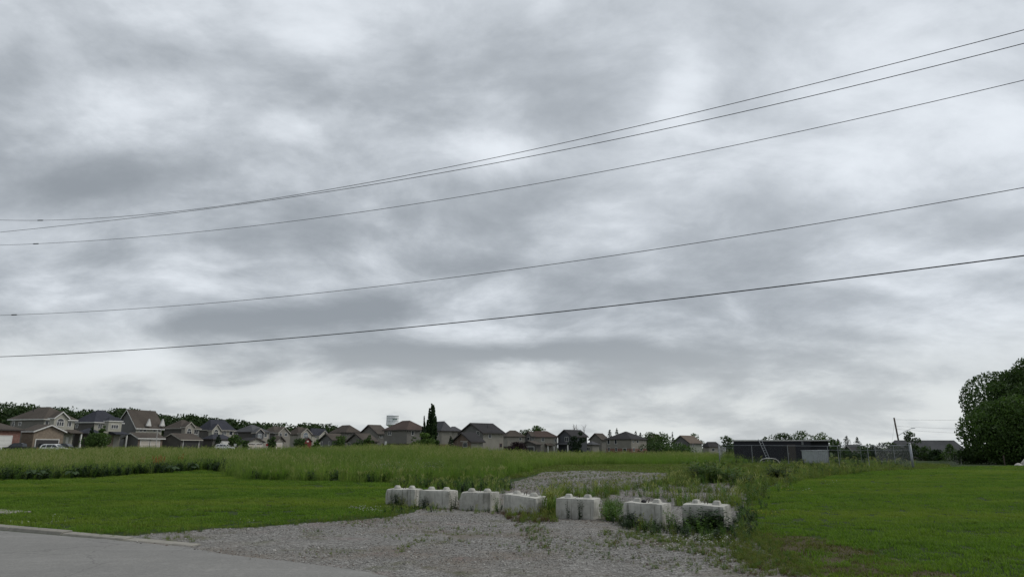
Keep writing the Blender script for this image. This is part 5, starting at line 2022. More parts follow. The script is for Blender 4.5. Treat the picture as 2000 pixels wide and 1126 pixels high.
# ------------------------------------------------------------------ grass and weeds
def scatter(name, pts, rot, scl, var, protos, label, cat):
    """instances of small plants or stones on points: one uncountable mass"""
    me = bpy.data.meshes.new(name)
    me.vertices.add(len(pts))
    me.vertices.foreach_set('co', np.asarray(pts, np.float32).ravel())
    a = me.attributes.new('rot', 'FLOAT_VECTOR', 'POINT')
    a.data.foreach_set('vector', np.asarray(rot, np.float32).ravel())
    a = me.attributes.new('scl', 'FLOAT_VECTOR', 'POINT')
    a.data.foreach_set('vector', np.asarray(scl, np.float32).ravel())
    a = me.attributes.new('var', 'INT', 'POINT')
    a.data.foreach_set('value', np.asarray(var, np.int32))
    o = bpy.data.objects.new(name, me)
    col.objects.link(o)
    ng = bpy.data.node_groups.new(name + '_scatter', 'GeometryNodeTree')
    ng.interface.new_socket('Geometry', in_out='INPUT', socket_type='NodeSocketGeometry')
    ng.interface.new_socket('Geometry', in_out='OUTPUT', socket_type='NodeSocketGeometry')
    n = ng.nodes
    gi, go = n.new('NodeGroupInput'), n.new('NodeGroupOutput')
    join = n.new('GeometryNodeJoinGeometry')
    for p in reversed(protos):
        oi = n.new('GeometryNodeObjectInfo')
        oi.inputs['Object'].default_value = p
        gt = n.new('GeometryNodeGeometryToInstance')
        ng.links.new(oi.outputs['Geometry'], gt.inputs[0])
        ng.links.new(gt.outputs[0], join.inputs[0])
    def attr(nm, typ):
        k = n.new('GeometryNodeInputNamedAttribute')
        k.data_type = typ
        k.inputs['Name'].default_value = nm
        return k.outputs['Attribute']
    ip = n.new('GeometryNodeInstanceOnPoints')
    ip.inputs['Pick Instance'].default_value = True
    e2r = n.new('FunctionNodeEulerToRotation')
    ng.links.new(attr('rot', 'FLOAT_VECTOR'), e2r.inputs[0])
    ng.links.new(gi.outputs[0], ip.inputs['Points'])
    ng.links.new(join.outputs[0], ip.inputs['Instance'])
    ng.links.new(attr('var', 'INT'), ip.inputs['Instance Index'])
    ng.links.new(e2r.outputs[0], ip.inputs['Rotation'])
    ng.links.new(attr('scl', 'FLOAT_VECTOR'), ip.inputs['Scale'])
    ng.links.new(ip.outputs[0], go.inputs[0])
    md = o.modifiers.new('scatter', 'NODES')
    md.node_group = ng
    tag(o, label, cat, kind='stuff')
    return o


def proto(name, V, F_, tip, mat):
    """a small plant mesh kept only as data for the scatter (not placed in the scene itself)"""
    me = bpy.data.meshes.new(name)
    me.from_pydata([tuple(p) for p in V], [], F_)
    at = me.attributes.new('tip', 'FLOAT', 'POINT')
    at.data.foreach_set('value', np.asarray(tip, np.float32))
    me.update()
    if isinstance(mat, (list, tuple)):
        for k in mat:
            me.materials.append(k)
    else:
        me.materials.append(mat)
    return bpy.data.objects.new(name, me)


def blade(V, F_, T, base, az, h, w, bend, segs=3, tipv=0.0):
    d = np.array([math.cos(az), math.sin(az), 0])
    side = np.array([-math.sin(az), math.cos(az), 0])
    i0 = len(V)
    for k in range(segs):
        t = k / segs
        p = base + np.array([0, 0, 1]) * h * t * (1 - 0.18 * bend * t) + d * bend * h * t * t
        ww = w * (1 - 0.55 * t)
        V += [p - side * ww, p + side * ww]
        T += [tipv * t, tipv * t]
    V.append(base + np.array([0, 0, 1]) * h * (1 - 0.18 * bend) + d * bend * h)
    T.append(tipv)
    for k in range(segs - 1):
        a = i0 + 2 * k
        F_.append((a, a + 1, a + 3, a + 2))
    a = i0 + 2 * (segs - 1)
    F_.append((a, a + 1, a + 2))


def tall_tuft(seed, n, rad, h0, h1, seeds, mat):
    r = random.Random(seed)
    V, F_, T = [], [], []
    for _ in range(n):
        a, q = r.uniform(0, 6.283), rad * math.sqrt(r.random())
        blade(V, F_, T, np.array([q * math.cos(a), q * math.sin(a), -0.03]), r.uniform(0, 6.283), r.uniform(h0, h1), r.uniform(0.006, 0.012), r.uniform(0.08, 0.5), 3, 0.15)
    for _ in range(seeds):
        a, q = r.uniform(0, 6.283), rad * math.sqrt(r.random())
        b = np.array([q * math.cos(a), q * math.sin(a), -0.03])
        h = r.uniform(h1 * 0.95, h1 * 1.25)
        az = r.uniform(0, 6.283)
        bd = r.uniform(0.03, 0.18)
        blade(V, F_, T, b, az, h, 0.004, bd, 3, 0.6)
        top = V[-1]
        dd = np.array([math.cos(az) * bd, math.sin(az) * bd, 0.16])
        for ang_ in (0, 1.57):
            s_ = np.array([math.cos(az + ang_), math.sin(az + ang_), 0]) * 0.017
            i = len(V)
            V += [top - dd * 0.5, top + dd * 0.1 + s_, top + dd * 0.7, top + dd * 0.1 - s_]
            T += [1, 1, 1, 1]
            F_.append((i, i + 1, i + 2, i + 3))
    return proto('grass_tuft', V, F_, T, mat)


def turf_patch(seed, n, rad, h0, h1, mat, w=(0.004, 0.008)):
    r = random.Random(seed)
    V, F_, T = [], [], []
    for _ in range(n):
        a, q = r.uniform(0, 6.283), rad * math.sqrt(r.random())
        blade(V, F_, T, np.array([q * math.cos(a), q * math.sin(a), -0.01]), r.uniform(0, 6.283), r.uniform(h0, h1), r.uniform(*w), r.uniform(0.2, 0.9), 2, 0.1)
    return proto('turf', V, F_, T, mat)


def leafy_weed(seed, h, stems, mat, leaf=0.06, spread=0.12, flowers=None, lasp=0.4, vine=False):
    """upright stems set with leaves, as V/F lists"""
    r = random.Random(seed)
    V, F_, T = [], [], []
    for k in range(stems):
        az = r.uniform(0, 6.283)
        b = np.array([math.cos(az), math.sin(az), 0]) * spread * r.random()
        lean = np.array([math.cos(az), math.sin(az), 0]) * r.uniform(0.05, 0.35)
        hh = h * r.uniform(0.65, 1.1)
        blade(V, F_, T, b, az, hh, 0.006, r.uniform(0.05, 0.3), 3, 0.0)
        n = int(hh / leaf * 2.0) + 3
        for j in range(n):
            t = (j + 0.6) / n
            p = b + np.array([0, 0, hh * t]) + lean * hh * t * t
            a = r.uniform(0, 6.283)
            el = r.uniform(-0.3, 0.7)
            d = np.array([math.cos(a) * math.cos(el), math.sin(a) * math.cos(el), math.sin(el)])
            s_ = np.array([-math.sin(a), math.cos(a), r.uniform(-0.3, 0.3)])
            L = leaf * r.uniform(0.6, 1.4) * (1.25 - 0.6 * t)
            i = len(V)
            V += [p, p + d * L * 0.5 + s_ * L * lasp * 0.5, p + d * L, p + d * L * 0.5 - s_ * L * lasp * 0.5]
            T += [0, 0, 0, 0]
            F_.append((i, i + 1, i + 2, i + 3))
    return V, F_, T


G_TALL = leafmat('grass_tall', (0.118, 0.205, 0.033), 0.55, 0.45, 0.3, tip=(0.20, 0.26, 0.085), bands=(0.165, 0.215, 0.06))
G_TALL2 = leafmat('grass_tall_pale', (0.18, 0.255, 0.06), 0.4, 0.45, 0.3, tip=(0.33, 0.335, 0.165))
G_LAWN = leafmat('grass_lawn', (0.103, 0.185, 0.024), 0.5, 0.45, 0.7, tip=(0.15, 0.22, 0.035), bands=(0.20, 0.25, 0.042))
G_DRY = leafmat('grass_dry', (0.095, 0.10, 0.028), 0.4, 0.25, 0.6, tip=(0.15, 0.13, 0.05))


def noise2(x, y, sc, seed):
    r = np.random.default_rng(seed)
    o = np.zeros_like(x)
    for k in range(5):
        a = r.uniform(0, 6.283)
        f = sc * (1.0 + 0.7 * k)
        o += np.sin((x * math.cos(a) + y * math.sin(a)) * f + r.uniform(0, 6.283)) / (1 + 0.5 * k)
    return o / 2.4


def sample(n, x0, x1, y0, y1, seed):
    r = np.random.default_rng(seed)
    return r.uniform(x0, x1, n), r.uniform(y0, y1, n), r


def frustum(x, y, m=8):
    return (np.abs(x) < 0.80 * y + m)


def finish_pts(x, y, r, smin, smax, nv, tilt=0.12, wide=1.0):
    n = len(x)
    z = ground_h(x, y)
    rot = np.stack([r.normal(0, tilt, n), r.normal(0, tilt, n), r.uniform(0, 6.283, n)], 1)
    s = r.uniform(smin, smax, n)
    return np.stack([x, y, z], 1), rot, np.stack([s * wide, s * wide, s], 1), r.integers(0, nv, n)


# --- tall field grass
tall_px = [(-900, 965), (-300, 946), (0, 937), (100, 934), (200, 931), (300, 924), (400, 918), (445, 919), (468, 934), (520, 937), (620, 938), (700, 939), (760, 943), (830, 944), (930, 942), (985, 933),
           (1030, 920), (1055, 912), (1100, 907.5), (1250, 906.5), (1400, 905.5)]
tall_poly = GP(tall_px) + [(40, 96), (60, 150), (-160, 150), (-160, 60)]
def in_street(x, y):
    return (np.abs(x - (-79 + (y - 112) * 0.05)) < 6) & (y > 108)
NEARCUT = lambda x, y: in_poly(x + 0.7 * noise2(x, y, 1.1, 91), y + 1.0 * noise2(x, y, 0.9, 92), tall_poly)
px_, py_, r = sample(70000, -110, 45, 30, 122, 21)
keep = NEARCUT(px_, py_) & frustum(px_, py_) & ~in_street(px_, py_)
dens = np.interp(py_, [30, 60, 90, 125], [1.0, 0.85, 0.55, 0.45])
keep &= r.uniform(0, 1, len(px_)) < dens
keep &= (px_ > -78 + 0.0 * py_) | (py_ < 110)
px_, py_ = px_[keep], py_[keep]
pts, rot, scl, var = finish_pts(px_, py_, r, 0.75, 1.15, 5)
patch = noise2(px_, py_, 0.16, 3)
scl *= (1 + 0.24 * patch + 0.18 * noise2(px_, py_, 0.9, 5))[:, None]
# shorter towards the right-hand meadow
scl[:, 2] *= np.interp(px_ / py_, [-0.75, -0.5, -0.35, -0.05, 0.05, 0.3], [0.86, 0.9, 1.0, 1.05, 0.9, 0.85])
tall_protos = [tall_tuft(1, 34, 0.30, 0.45, 0.95, 4, G_TALL), tall_tuft(2, 32, 0.34, 0.5, 1.0, 5, G_TALL2), tall_tuft(3, 38, 0.30, 0.4, 0.85, 2, G_TALL), tall_tuft(4, 32, 0.32, 0.5, 1.05, 5, G_TALL), tall_tuft(5, 30, 0.34, 0.5, 1.0, 7, G_TALL2)]
pale = patch + r.normal(0, 0.35, len(var)) > 0.15
var = np.where(pale, np.array([1, 4, 3])[var % 3], np.array([0, 2, 3])[var % 3])
scatter('tall_grass', pts, rot, scl, var, tall_protos, 'tall seeding meadow grass between the lawn and the houses', 'grass')
print('tall grass', len(pts))

# --- mown lawns
lawn_left = GP([(-900, 1120), (-200, 1058), (0, 1028), (150, 1044), (300, 1038), (500, 1027), (640, 1016), (745, 1008), (790, 985), (850, 960), (900, 946)]) + GP(tall_px[:15])[::-1]
lawn_right = GP([(1590, 1126), (1520, 1078), (1470, 1040), (1470, 990), (1500, 955), (1560, 938), (1640, 925), (1760, 917), (1850, 912), (2300, 912)]) + [SD(-60, 16), SD(-60, 8.2), SD(-14, 8.2)]
px_, py_, r = sample(130000, -60, 75, 9, 68, 22)
inL = in_poly(px_, py_, lawn_left)
inR = in_poly(px_, py_, lawn_right)
keep = (inL | inR) & frustum(px_, py_, 4)
keep &= r.uniform(0, 1, len(px_)) < np.interp(py_, [10, 22, 45, 70], [1.0, 0.9, 0.5, 0.3])
px_, py_ = px_[keep], py_[keep]
pts, rot, scl, var = finish_pts(px_, py_, r, 0.7, 1.25, 4, 0.08)
scl *= (1 + 0.22 * noise2(px_, py_, 0.9, 8))[:, None]
scl[:, :2] *= np.interp(py_, [10, 30, 68], [1.0, 1.2, 1.8])[:, None]
bare = in_poly(px_, py_, GP([(1480, 1126), (1480, 1040), (1560, 1040), (1700, 1075), (1900, 1126)])) & (noise2(px_, py_, 1.6, 12) + r.normal(0, 0.25, len(px_)) > -0.1)
var = np.where(bare | (r.uniform(0, 1, len(var)) < 0.02 + 0.10 * (noise2(px_, py_, 0.5, 18) > 0.55)), 3, np.where(var == 3, 0, var))
scatter('lawn_grass', pts, rot, scl, var, [turf_patch(1, 120, 0.20, 0.035, 0.075, G_LAWN), turf_patch(2, 120, 0.20, 0.03, 0.085, G_LAWN), turf_patch(3, 110, 0.2, 0.04, 0.095, G_LAWN), turf_patch(4, 40, 0.2, 0.02, 0.06, G_DRY)],
        'short mown lawn grass on both sides of the gravel entrance', 'grass')
print('lawn', len(pts))

# --- strip of short rough grass behind the gravel, and the rest of the verge
strip = GP([(990, 938), (1000, 926), (1050, 907), (1400, 906), (1640, 906), (1850, 908), (1850, 913), (1640, 925), (1560, 938), (1440, 945), (1300, 924), (1150, 918), (1060, 922)])
px_, py_, r = sample(26000, -6, 60, 26, 85, 23)
keep = in_poly(px_, py_, strip)
px_, py_ = px_[keep], py_[keep]
pts, rot, scl, var = finish_pts(px_, py_, r, 0.7, 1.5, 3)
scl[:, 2] *= np.where((py_ > 44) & (px_ / py_ < 0.33), 0.45, 1.0)
G_ROUGH = leafmat('grass_rough', (0.125, 0.175, 0.035), 0.35, 0.35, 0.4, tip=(0.19, 0.20, 0.06))
scatter('rough_grass', pts, rot, scl, var, [turf_patch(11, 60, 0.3, 0.08, 0.2, G_ROUGH, (0.006, 0.011)), turf_patch(12, 60, 0.3, 0.1, 0.24, G_ROUGH, (0.006, 0.011)), turf_patch(13, 50, 0.3, 0.06, 0.2, G_DRY, (0.006, 0.01))],
        'yellowish rough grass strip behind the gravel and before the compound', 'grass')
print('rough', len(pts))

# --- weeds: leafy mix over the disturbed ground
def weed_proto(seed, h, st, mat, leaf, spread, lasp=0.4):
    V, F_, T = leafy_weed(seed, h, st, mat, leaf, spread, lasp=lasp)
    return proto('weed', V, F_, T, mat)


weed_protos = [weed_proto(1, 0.45, 7, LEAF['weed'], 0.07, 0.12), weed_proto(2, 0.6, 6, LEAF['weed'], 0.08, 0.1), weed_proto(3, 0.35, 9, LEAF['lime'], 0.06, 0.16),
               weed_proto(4, 0.5, 8, LEAF['weeddark'], 0.085, 0.15, 0.55), weed_proto(5, 0.25, 10, LEAF['reddish'], 0.05, 0.18), weed_proto(6, 0.7, 5, LEAF['lime'], 0.07, 0.1)]
tuft_low = [tall_tuft(21, 26, 0.16, 0.15, 0.4, 2, G_ROUGH), tall_tuft(22, 22, 0.14, 0.2, 0.5, 5, G_TALL2)]
P_, R_, S_, V_ = [], [], [], []


def weeds(poly_px, n, kinds, smin, smax, seed, thr=None, sc=0.8):
    poly = GP(poly_px)
    xs, ys = [p[0] for p in poly], [p[1] for p in poly]
    x, y, r = sample(n, min(xs), max(xs), min(ys), max(ys), seed)
    k = in_poly(x, y, poly)
    if thr is not None:
        k &= noise2(x, y, sc, seed) > thr
    for (t, c, an) in blocks:      # nothing grows inside a block
        dx, dy = x - c[0], y - c[1]
        a = dx * math.cos(an) + dy * math.sin(an)
        b = -dx * math.sin(an) + dy * math.cos(an)
        k &= ~((np.abs(a) < BL / 2 + 0.03) & (np.abs(b) < BD / 2 + 0.03))
    x, y = x[k], y[k]
    p, ro, s, v = finish_pts(x, y, r, smin, smax, 1)
    P_.append(p)
    R_.append(ro)
    S_.append(s)
    V_.append(r.choice(kinds, len(x)))


# between and behind the blocks
weeds([(1060, 968), (1300, 990), (1440, 992), (1460, 950), (1330, 935), (1240, 950), (1160, 958), (1080, 955)], 1500, [0, 1, 2, 6, 7, 5], 0.5, 1.0, 31, -0.15)
weeds([(1290, 945), (1310, 920), (1450, 925), (1700, 912), (1700, 922), (1560, 942), (1470, 985), (1430, 990), (1440, 955), (1350, 955)], 3200, [0, 1, 2, 6, 7, 5, 1], 0.5, 1.15, 32, -0.5)
weeds([(1340, 915), (1400, 905), (1640, 906), (1790, 915), (1640, 921), (1480, 935), (1400, 940)], 1300, [0, 1, 5, 6, 7, 3], 0.6, 1.2, 33, -0.1)
# in front of the right-hand blocks
weeds([(1180, 1010), (1230, 1022), (1330, 1030), (1425, 1035), (1450, 1000), (1480, 1000), (1480, 1060), (1400, 1060), (1290, 1048), (1215, 1036)], 800, [0, 3, 3, 2, 1], 0.22, 0.55, 34)
weeds([(1180, 985), (1215, 992), (1215, 1020), (1180, 1015)], 120, [0, 1, 2], 0.5, 0.9, 35)
weeds([(1430, 950), (1500, 945), (1500, 1060), (1440, 1050)], 500, [0, 1, 2, 3, 6], 0.4, 0.9, 36)
# feet of the left-hand blocks
weeds([(750, 985), (750, 1003), (900, 1000), (1000, 1008), (1075, 1015), (1075, 1000), (980, 992)], 420, [0, 3, 2, 6, 7], 0.15, 0.42, 37)
weeds([(980, 1003), (1000, 1020), (1090, 1022), (1085, 995), (1065, 990)], 300, [4, 4, 6], 0.25, 0.6, 38)
weeds([(1062, 985), (1086, 988), (1086, 1008), (1062, 1004)], 70, [6, 7, 1], 0.7, 1.2, 50)
weeds([(760, 945), (985, 940), (1000, 955), (985, 965), (760, 952)], 700, [0, 3, 6, 7, 1], 0.4, 0.9, 39)
# dark leafy skirt of the meadow at left
weeds([(-300, 950), (-300, 936), (0, 928), (200, 923), (300, 917), (420, 911), (470, 914), (460, 925), (400, 919), (300, 925), (200, 932), (0, 938)], 6500, [3, 3, 3, 0], 0.8, 1.6, 40)
weeds([(470, 936), (470, 926), (760, 932), (985, 928), (985, 936), (760, 944)], 900, [0, 6, 7, 3], 0.8, 1.3, 41)
# leafy weeds mixed into the meadow
weeds([(-100, 930), (200, 918), (440, 908), (470, 925), (760, 935), (985, 925), (1040, 905), (1040, 892), (-100, 892)], 5200, [0, 3, 3, 1, 5], 1.0, 2.1, 51, 0.15, 0.35)
weeds([(1430, 1045), (1500, 1038), (1640, 1060), (1800, 1105), (1850, 1126), (1450, 1126)], 1500, [2, 6, 4, 6], 0.08, 0.25, 52, -0.2, 2.0)
weeds([(1380, 1052), (1450, 1030), (1500, 1045), (1540, 1080), (1610, 1126), (1500, 1126), (1430, 1085)], 2600, [2, 6, 0, 4, 6], 0.08, 0.30, 53, -0.55, 1.5)
weeds([(1200, 1036), (1380, 1055), (1500, 1090), (1500, 1100), (1300, 1075)], 1200, [2, 6, 0, 6], 0.07, 0.25, 54, -0.2, 1.5)
# scraps on the gravel
weeds([(760, 1088), (785, 1080), (850, 1044), (830, 1043), (770, 1072)], 260, [2, 6, 6], 0.06, 0.2, 42, -0.2, 3.0)
weeds([(1000, 1010), (1045, 1010), (1080, 1050), (1070, 1075), (1030, 1070), (1010, 1040)], 330, [6, 4, 2, 0], 0.08, 0.28, 43, -0.3, 2.2)
weeds([(500, 1030), (1000, 1000), (1200, 1020), (1480, 1075), (1500, 1126), (760, 1126), (560, 1090)], 4200, [2, 6, 0, 4], 0.06, 0.2, 44, 0.25, 1.3)
weeds([(1180, 1035), (1300, 1050), (1480, 1075), (1520, 1126), (1300, 1110), (1150, 1060)], 1700, [2, 6, 0, 4], 0.06, 0.25, 45, -0.1, 1.6)
weeds([(980, 950), (1060, 925), (1150, 915), (1300, 920), (1300, 945), (1060, 960)], 7000, [0, 6, 2, 6, 4], 0.08, 0.32, 46, -0.25, 1.8)
# edge of lawn against gravel
weeds([(150, 1050), (500, 1026), (750, 1006), (800, 996), (800, 1004), (760, 1014), (640, 1021), (500, 1032), (300, 1045)], 1500, [6, 2, 0, 6], 0.12, 0.35, 47)
weeds([(0, 1030), (0, 1020), (160, 1038), (380, 1040), (380, 1062), (150, 1046)], 700, [6, 2, 6], 0.12, 0.3, 48, -0.2)
# low growth along the foot of the fence and the building
weeds([(1404, 904), (1640, 906), (1790, 912), (1790, 901), (1404, 897)], 900, [0, 3, 6, 7, 1], 0.7, 1.3, 49)
scatter('weeds', np.concatenate(P_), np.concatenate(R_), np.concatenate(S_), np.concatenate(V_), weed_protos + tuft_low, 'mixed green weeds over the gravel, round the blocks and along the lawn edge', 'weeds')
print('weeds', sum(map(len, P_)))

# --- white and yellow flower heads in the grass
def flower_proto(seed, mat, h):
    r = random.Random(seed)
    V, F_, T = [], [], []
    for k in range(5):
        b = np.array([r.uniform(-0.2, 0.2), r.uniform(-0.2, 0.2), 0])
        hh = h * r.uniform(0.7, 1.1)
        i = len(V)
        n = 6
        V.append(b + np.array([0, 0, hh + 0.012]))
        for q in range(n):
            a = 6.283 * q / n
            V.append(b + np.array([0.013 * math.cos(a), 0.013 * math.sin(a), hh]))
        for q in range(n):
            F_.append((i, i + 1 + q, i + 1 + (q + 1) % n))
        j = len(V)
        V += [b + np.array([-0.002, 0, 0]), b + np.array([0.002, 0, 0]), b + np.array([0.0, 0, hh])]
        F_.append((j, j + 1, j + 2))
    return proto('flower', V, F_, [0] * len(V), mat)


FW = plain('petal_white', (0.48, 0.48, 0.42), 0.7, 0.1)
FY = plain('petal_yellow', (0.50, 0.42, 0.06), 0.7, 0.15)
P_, R_, S_, V_ = [], [], [], []
weeds([(480, 1025), (560, 1018), (745, 1004), (745, 985), (640, 1000), (480, 1015)], 90, [0], 0.7, 1.0, 61, -0.1)
weeds([(700, 925), (870, 920), (870, 940), (700, 938)], 130, [1], 0.8, 1.3, 62)
weeds([(1450, 1010), (1490, 950), (1620, 935), (1640, 950), (1560, 1000), (1530, 1060), (1420, 1060)], 220, [0, 0, 2], 0.7, 1.3, 63, 0.0)
weeds([(1290, 1055), (1420, 1050), (1440, 1075), (1300, 1075)], 40, [0], 0.6, 1.0, 64)
weeds([(1845, 911), (1885, 911), (1885, 906), (1845, 906)], 30, [1], 1.0, 1.6, 65)
weeds([(0, 1028), (300, 1038), (480, 1028), (480, 1015), (0, 1010)], 40, [0], 0.6, 0.9, 66, 0.1)
weeds([(1330, 960), (1500, 935), (1700, 915), (1700, 922), (1500, 960)], 140, [3], 0.7, 1.2, 67)
scatter('wild_flowers', np.concatenate(P_), np.concatenate(R_), np.concatenate(S_), np.concatenate(V_),
        [flower_proto(1, FW, 0.10), flower_proto(2, FW, 0.75), flower_proto(3, FY, 0.14), flower_proto(4, FY, 0.5)], 'tiny white and yellow flower heads dotted through the grass', 'flowers')

# --- loose stones on the gravel
def stone_proto(seed):
    r = random.Random(seed)
    V, F_ = [], []
    for (z, q) in ((-0.3, 0.8), (0.15, 1.0), (0.55, 0.55)):
        for k in range(5):
            a = 6.283 * k / 5 + r.uniform(-0.3, 0.3)
            V.append(np.array([q * math.cos(a) * r.uniform(0.75, 1.2), q * math.sin(a) * r.uniform(0.75, 1.2), z * r.uniform(0.8, 1.2)]))
    for j in (0, 5):
        for k in range(5):
            F_.append((j + k, j + (k + 1) % 5, j + 5 + (k + 1) % 5, j + 5 + k))
    F_.append(tuple(range(10, 15)))
    return V, F_


stone_m = []
for k, cc in enumerate(((0.25, 0.24, 0.222), (0.16, 0.152, 0.138), (0.37, 0.355, 0.33), (0.17, 0.14, 0.115))):
    V, F_ = stone_proto(k)
    stone_m.append(proto('pebble', V, F_, [0] * len(V), plain('pebble_%d' % k, cc, 0.9, 0.2, 25)))
px_, py_, r = sample(190000, -9, 14, 8.5, 40, 24)
keep = in_poly(px_, py_, gravel_poly) & frustum(px_, py_, 1)
on_road = in_poly(px_, py_, road_poly)
Dd_ = px_ * NRM[0] + py_ * NRM[1]
keep &= ~on_road | (r.uniform(0, 1, len(px_)) < 0.5 * np.exp((Dd_ - 8.6) / 0.22))
keep &= r.uniform(0, 1, len(px_)) < np.interp(py_, [10, 18, 40], [1.0, 0.75, 0.35])
keep &= noise2(px_, py_, 1.2, 77) + r.normal(0, 0.35, len(px_)) > -0.25
px_, py_ = px_[keep], py_[keep]
pts, rot, scl, var = finish_pts(px_, py_, r, 0.005, 0.014, 4, 0.3)
pts[:, 2] += np.where(on_road[keep], 0.014, 0.008)
scl *= (np.interp(py_, [10, 20, 40], [1.0, 1.2, 1.8]) * np.exp(r.normal(0, 0.32, len(px_))))[:, None]
var = r.choice([0, 0, 0, 1, 1, 1, 1, 2, 3], len(px_))
scatter('gravel_stones', pts, rot, scl, var, stone_m, 'loose grey gravel stones over the entrance', 'gravel')
print('stones', len(pts))

# ------------------------------------------------------------------ single plants one can point at
def plant(x, y, rz, sx, sz, seed, h, st, mat, leaf, spread, name, label, cat='plant', group=None, lasp=0.45, z=None):
    V, F_, T = leafy_weed(seed, h, st, mat, leaf, spread, lasp=lasp)
    me = bpy.data.meshes.new(name)
    me.from_pydata([(p[0] * sx, p[1] * sx, p[2] * sz) for p in V], [], F_)
    o = link(name, me, mat)
    o.location = (x, y, gh(x, y) if z is None else z)
    o.rotation_euler = (0, 0, rz)
    return tag(o, label, cat, group)


def at_block(i, a, out):
    """point before the front face of block i, a along it from its middle"""
    t, c, an = blocks[i]
    d = np.array([math.cos(an), math.sin(an)])
    nn = np.array([d[1], -d[0]])
    p = c + d * a + nn * (BD / 2 + out)
    return float(p[0]), float(p[1])


plant(*at_block(4, -0.14, 0.07), 0, 0.6, 1.0, 71, 0.46, 5, LEAF['weeddark'], 0.07, 0.06, 'climbing_vine', 'left dark vine up the front of the block second past the middle', 'vine')
plant(*at_block(4, 0.14, 0.07), 1, 0.7, 1.0, 72, 0.6, 7, LEAF['weeddark'], 0.075, 0.07, 'climbing_vine', 'right taller dark vine up the same block front', 'vine')
plant(*at_block(0, -0.05, 0.15), 0, 1.2, 1.0, 73, 0.46, 16, LEAF['weeddark'], 0.07, 0.16, 'leafy_weed', 'dark weed covering the middle of the leftmost block', 'weed')
plant(*at_block(0, 0.22, 0.3), 0, 1.0, 1.0, 74, 0.36, 12, LEAF['lime'], 0.06, 0.12, 'leafy_weed', 'yellowish weed at the right foot of the leftmost block', 'weed')
plant(*at_block(1, -0.25, 0.15), 0, 1.3, 1.0, 75, 0.33, 16, LEAF['weeddark'], 0.06, 0.16, 'leafy_weed', 'dark bushy weed at the left foot of the drip-streaked block', 'weed')
plant(*at_block(1, 0.72, 0.0), 0, 1.0, 1.0, 76, 0.46, 14, LEAF['weeddark'], 0.06, 0.13, 'leafy_weed', 'dark weed in the gap between the second and third blocks', 'weed')
plant(*at_block(2, 0.75, 0.05), 0, 0.9, 1.0, 77, 0.42, 10, LEAF['weed'], 0.06, 0.12, 'leafy_weed', 'green weed in the gap between the third and middle blocks', 'weed')
plant(*at_block(5, -0.25, 0.2), 0, 1.4, 1.0, 78, 0.34, 20, LEAF['weeddark'], 0.075, 0.17, 'leafy_weed', 'dark fan-shaped weed at the left foot of the block with the black lump', 'weed')
plant(*at_block(5, 0.15, 0.3), 0, 1.3, 1.0, 79, 0.22, 16, LEAF['weeddark'], 0.06, 0.16, 'leafy_weed', 'dark weed before the middle of the block with the black lump', 'weed')
plant(*at_block(5, 0.72, 0.15), 0, 1.3, 1.0, 80, 0.42, 13, LEAF['weed'], 0.07, 0.12, 'leafy_weed', 'tall green weed between the two rightmost blocks', 'weed')
plant(*at_block(6, -0.30, 0.25), 0, 1.2, 1.0, 81, 0.24, 14, LEAF['weeddark'], 0.07, 0.16, 'leafy_weed', 'dark weed at the left foot of the rightmost block', 'weed')
plant(*at_block(6, 0.10, 0.32), 0, 1.8, 1.0, 82, 0.44, 40, LEAF['weeddark'], 0.085, 0.2, 'bushy_weed', 'big dark bush hiding the middle of the rightmost block', 'weed', lasp=0.55)
plant(*at_block(6, 0.48, 0.25), 0, 1.6, 1.0, 83, 0.40, 30, LEAF['weeddark'], 0.08, 0.18, 'bushy_weed', 'dark bush at the right end of the rightmost block', 'weed', lasp=0.55)
plant(*at_block(6, 0.15, 0.75), 0, 1.4, 1.0, 84, 0.32, 22, LEAF['weed'], 0.07, 0.18, 'leafy_weed', 'bright green weed in front of the big dark bush', 'weed')
plant(*at_block(5, 0.30, 0.75), 0, 1.2, 1.0, 85, 0.32, 18, LEAF['lime'], 0.06, 0.18, 'leafy_weed', 'lime green weed on the gravel before the block with the black lump', 'weed')
plant(*at_block(4, 0.95, 0.0), 0, 1.5, 1.0, 86, 0.40, 22, LEAF['weed'], 0.07, 0.2, 'leafy_weed', 'bright green clump right of the vine-covered block', 'weed')
for (u, v, h_, sd, mt, lab) in ((1385, 942, 1.15, 91, 'weed', 'tall leafy weed clump left in the rough before the compound'), (1372, 938, 0.95, 92, 'weeddark', 'darker tall weed at the left of that clump'),
                                (1422, 940, 0.8, 93, 'weed', 'shorter leafy weed right of the tall clump'), (1520, 936, 0.75, 94, 'weeddark', 'dark round weed below the white pipe hoop'),
                                (1450, 946, 0.5, 95, 'weeddark', 'low dark weed clump above the rightmost gravel patch')):
    x, y = G(u, v)
    plant(x, y, 0, 2.6, 1.0, sd, h_, 34, LEAF[mt], 0.11, 0.22, 'tall_weed', lab, 'weed', 'tall weeds before the compound')


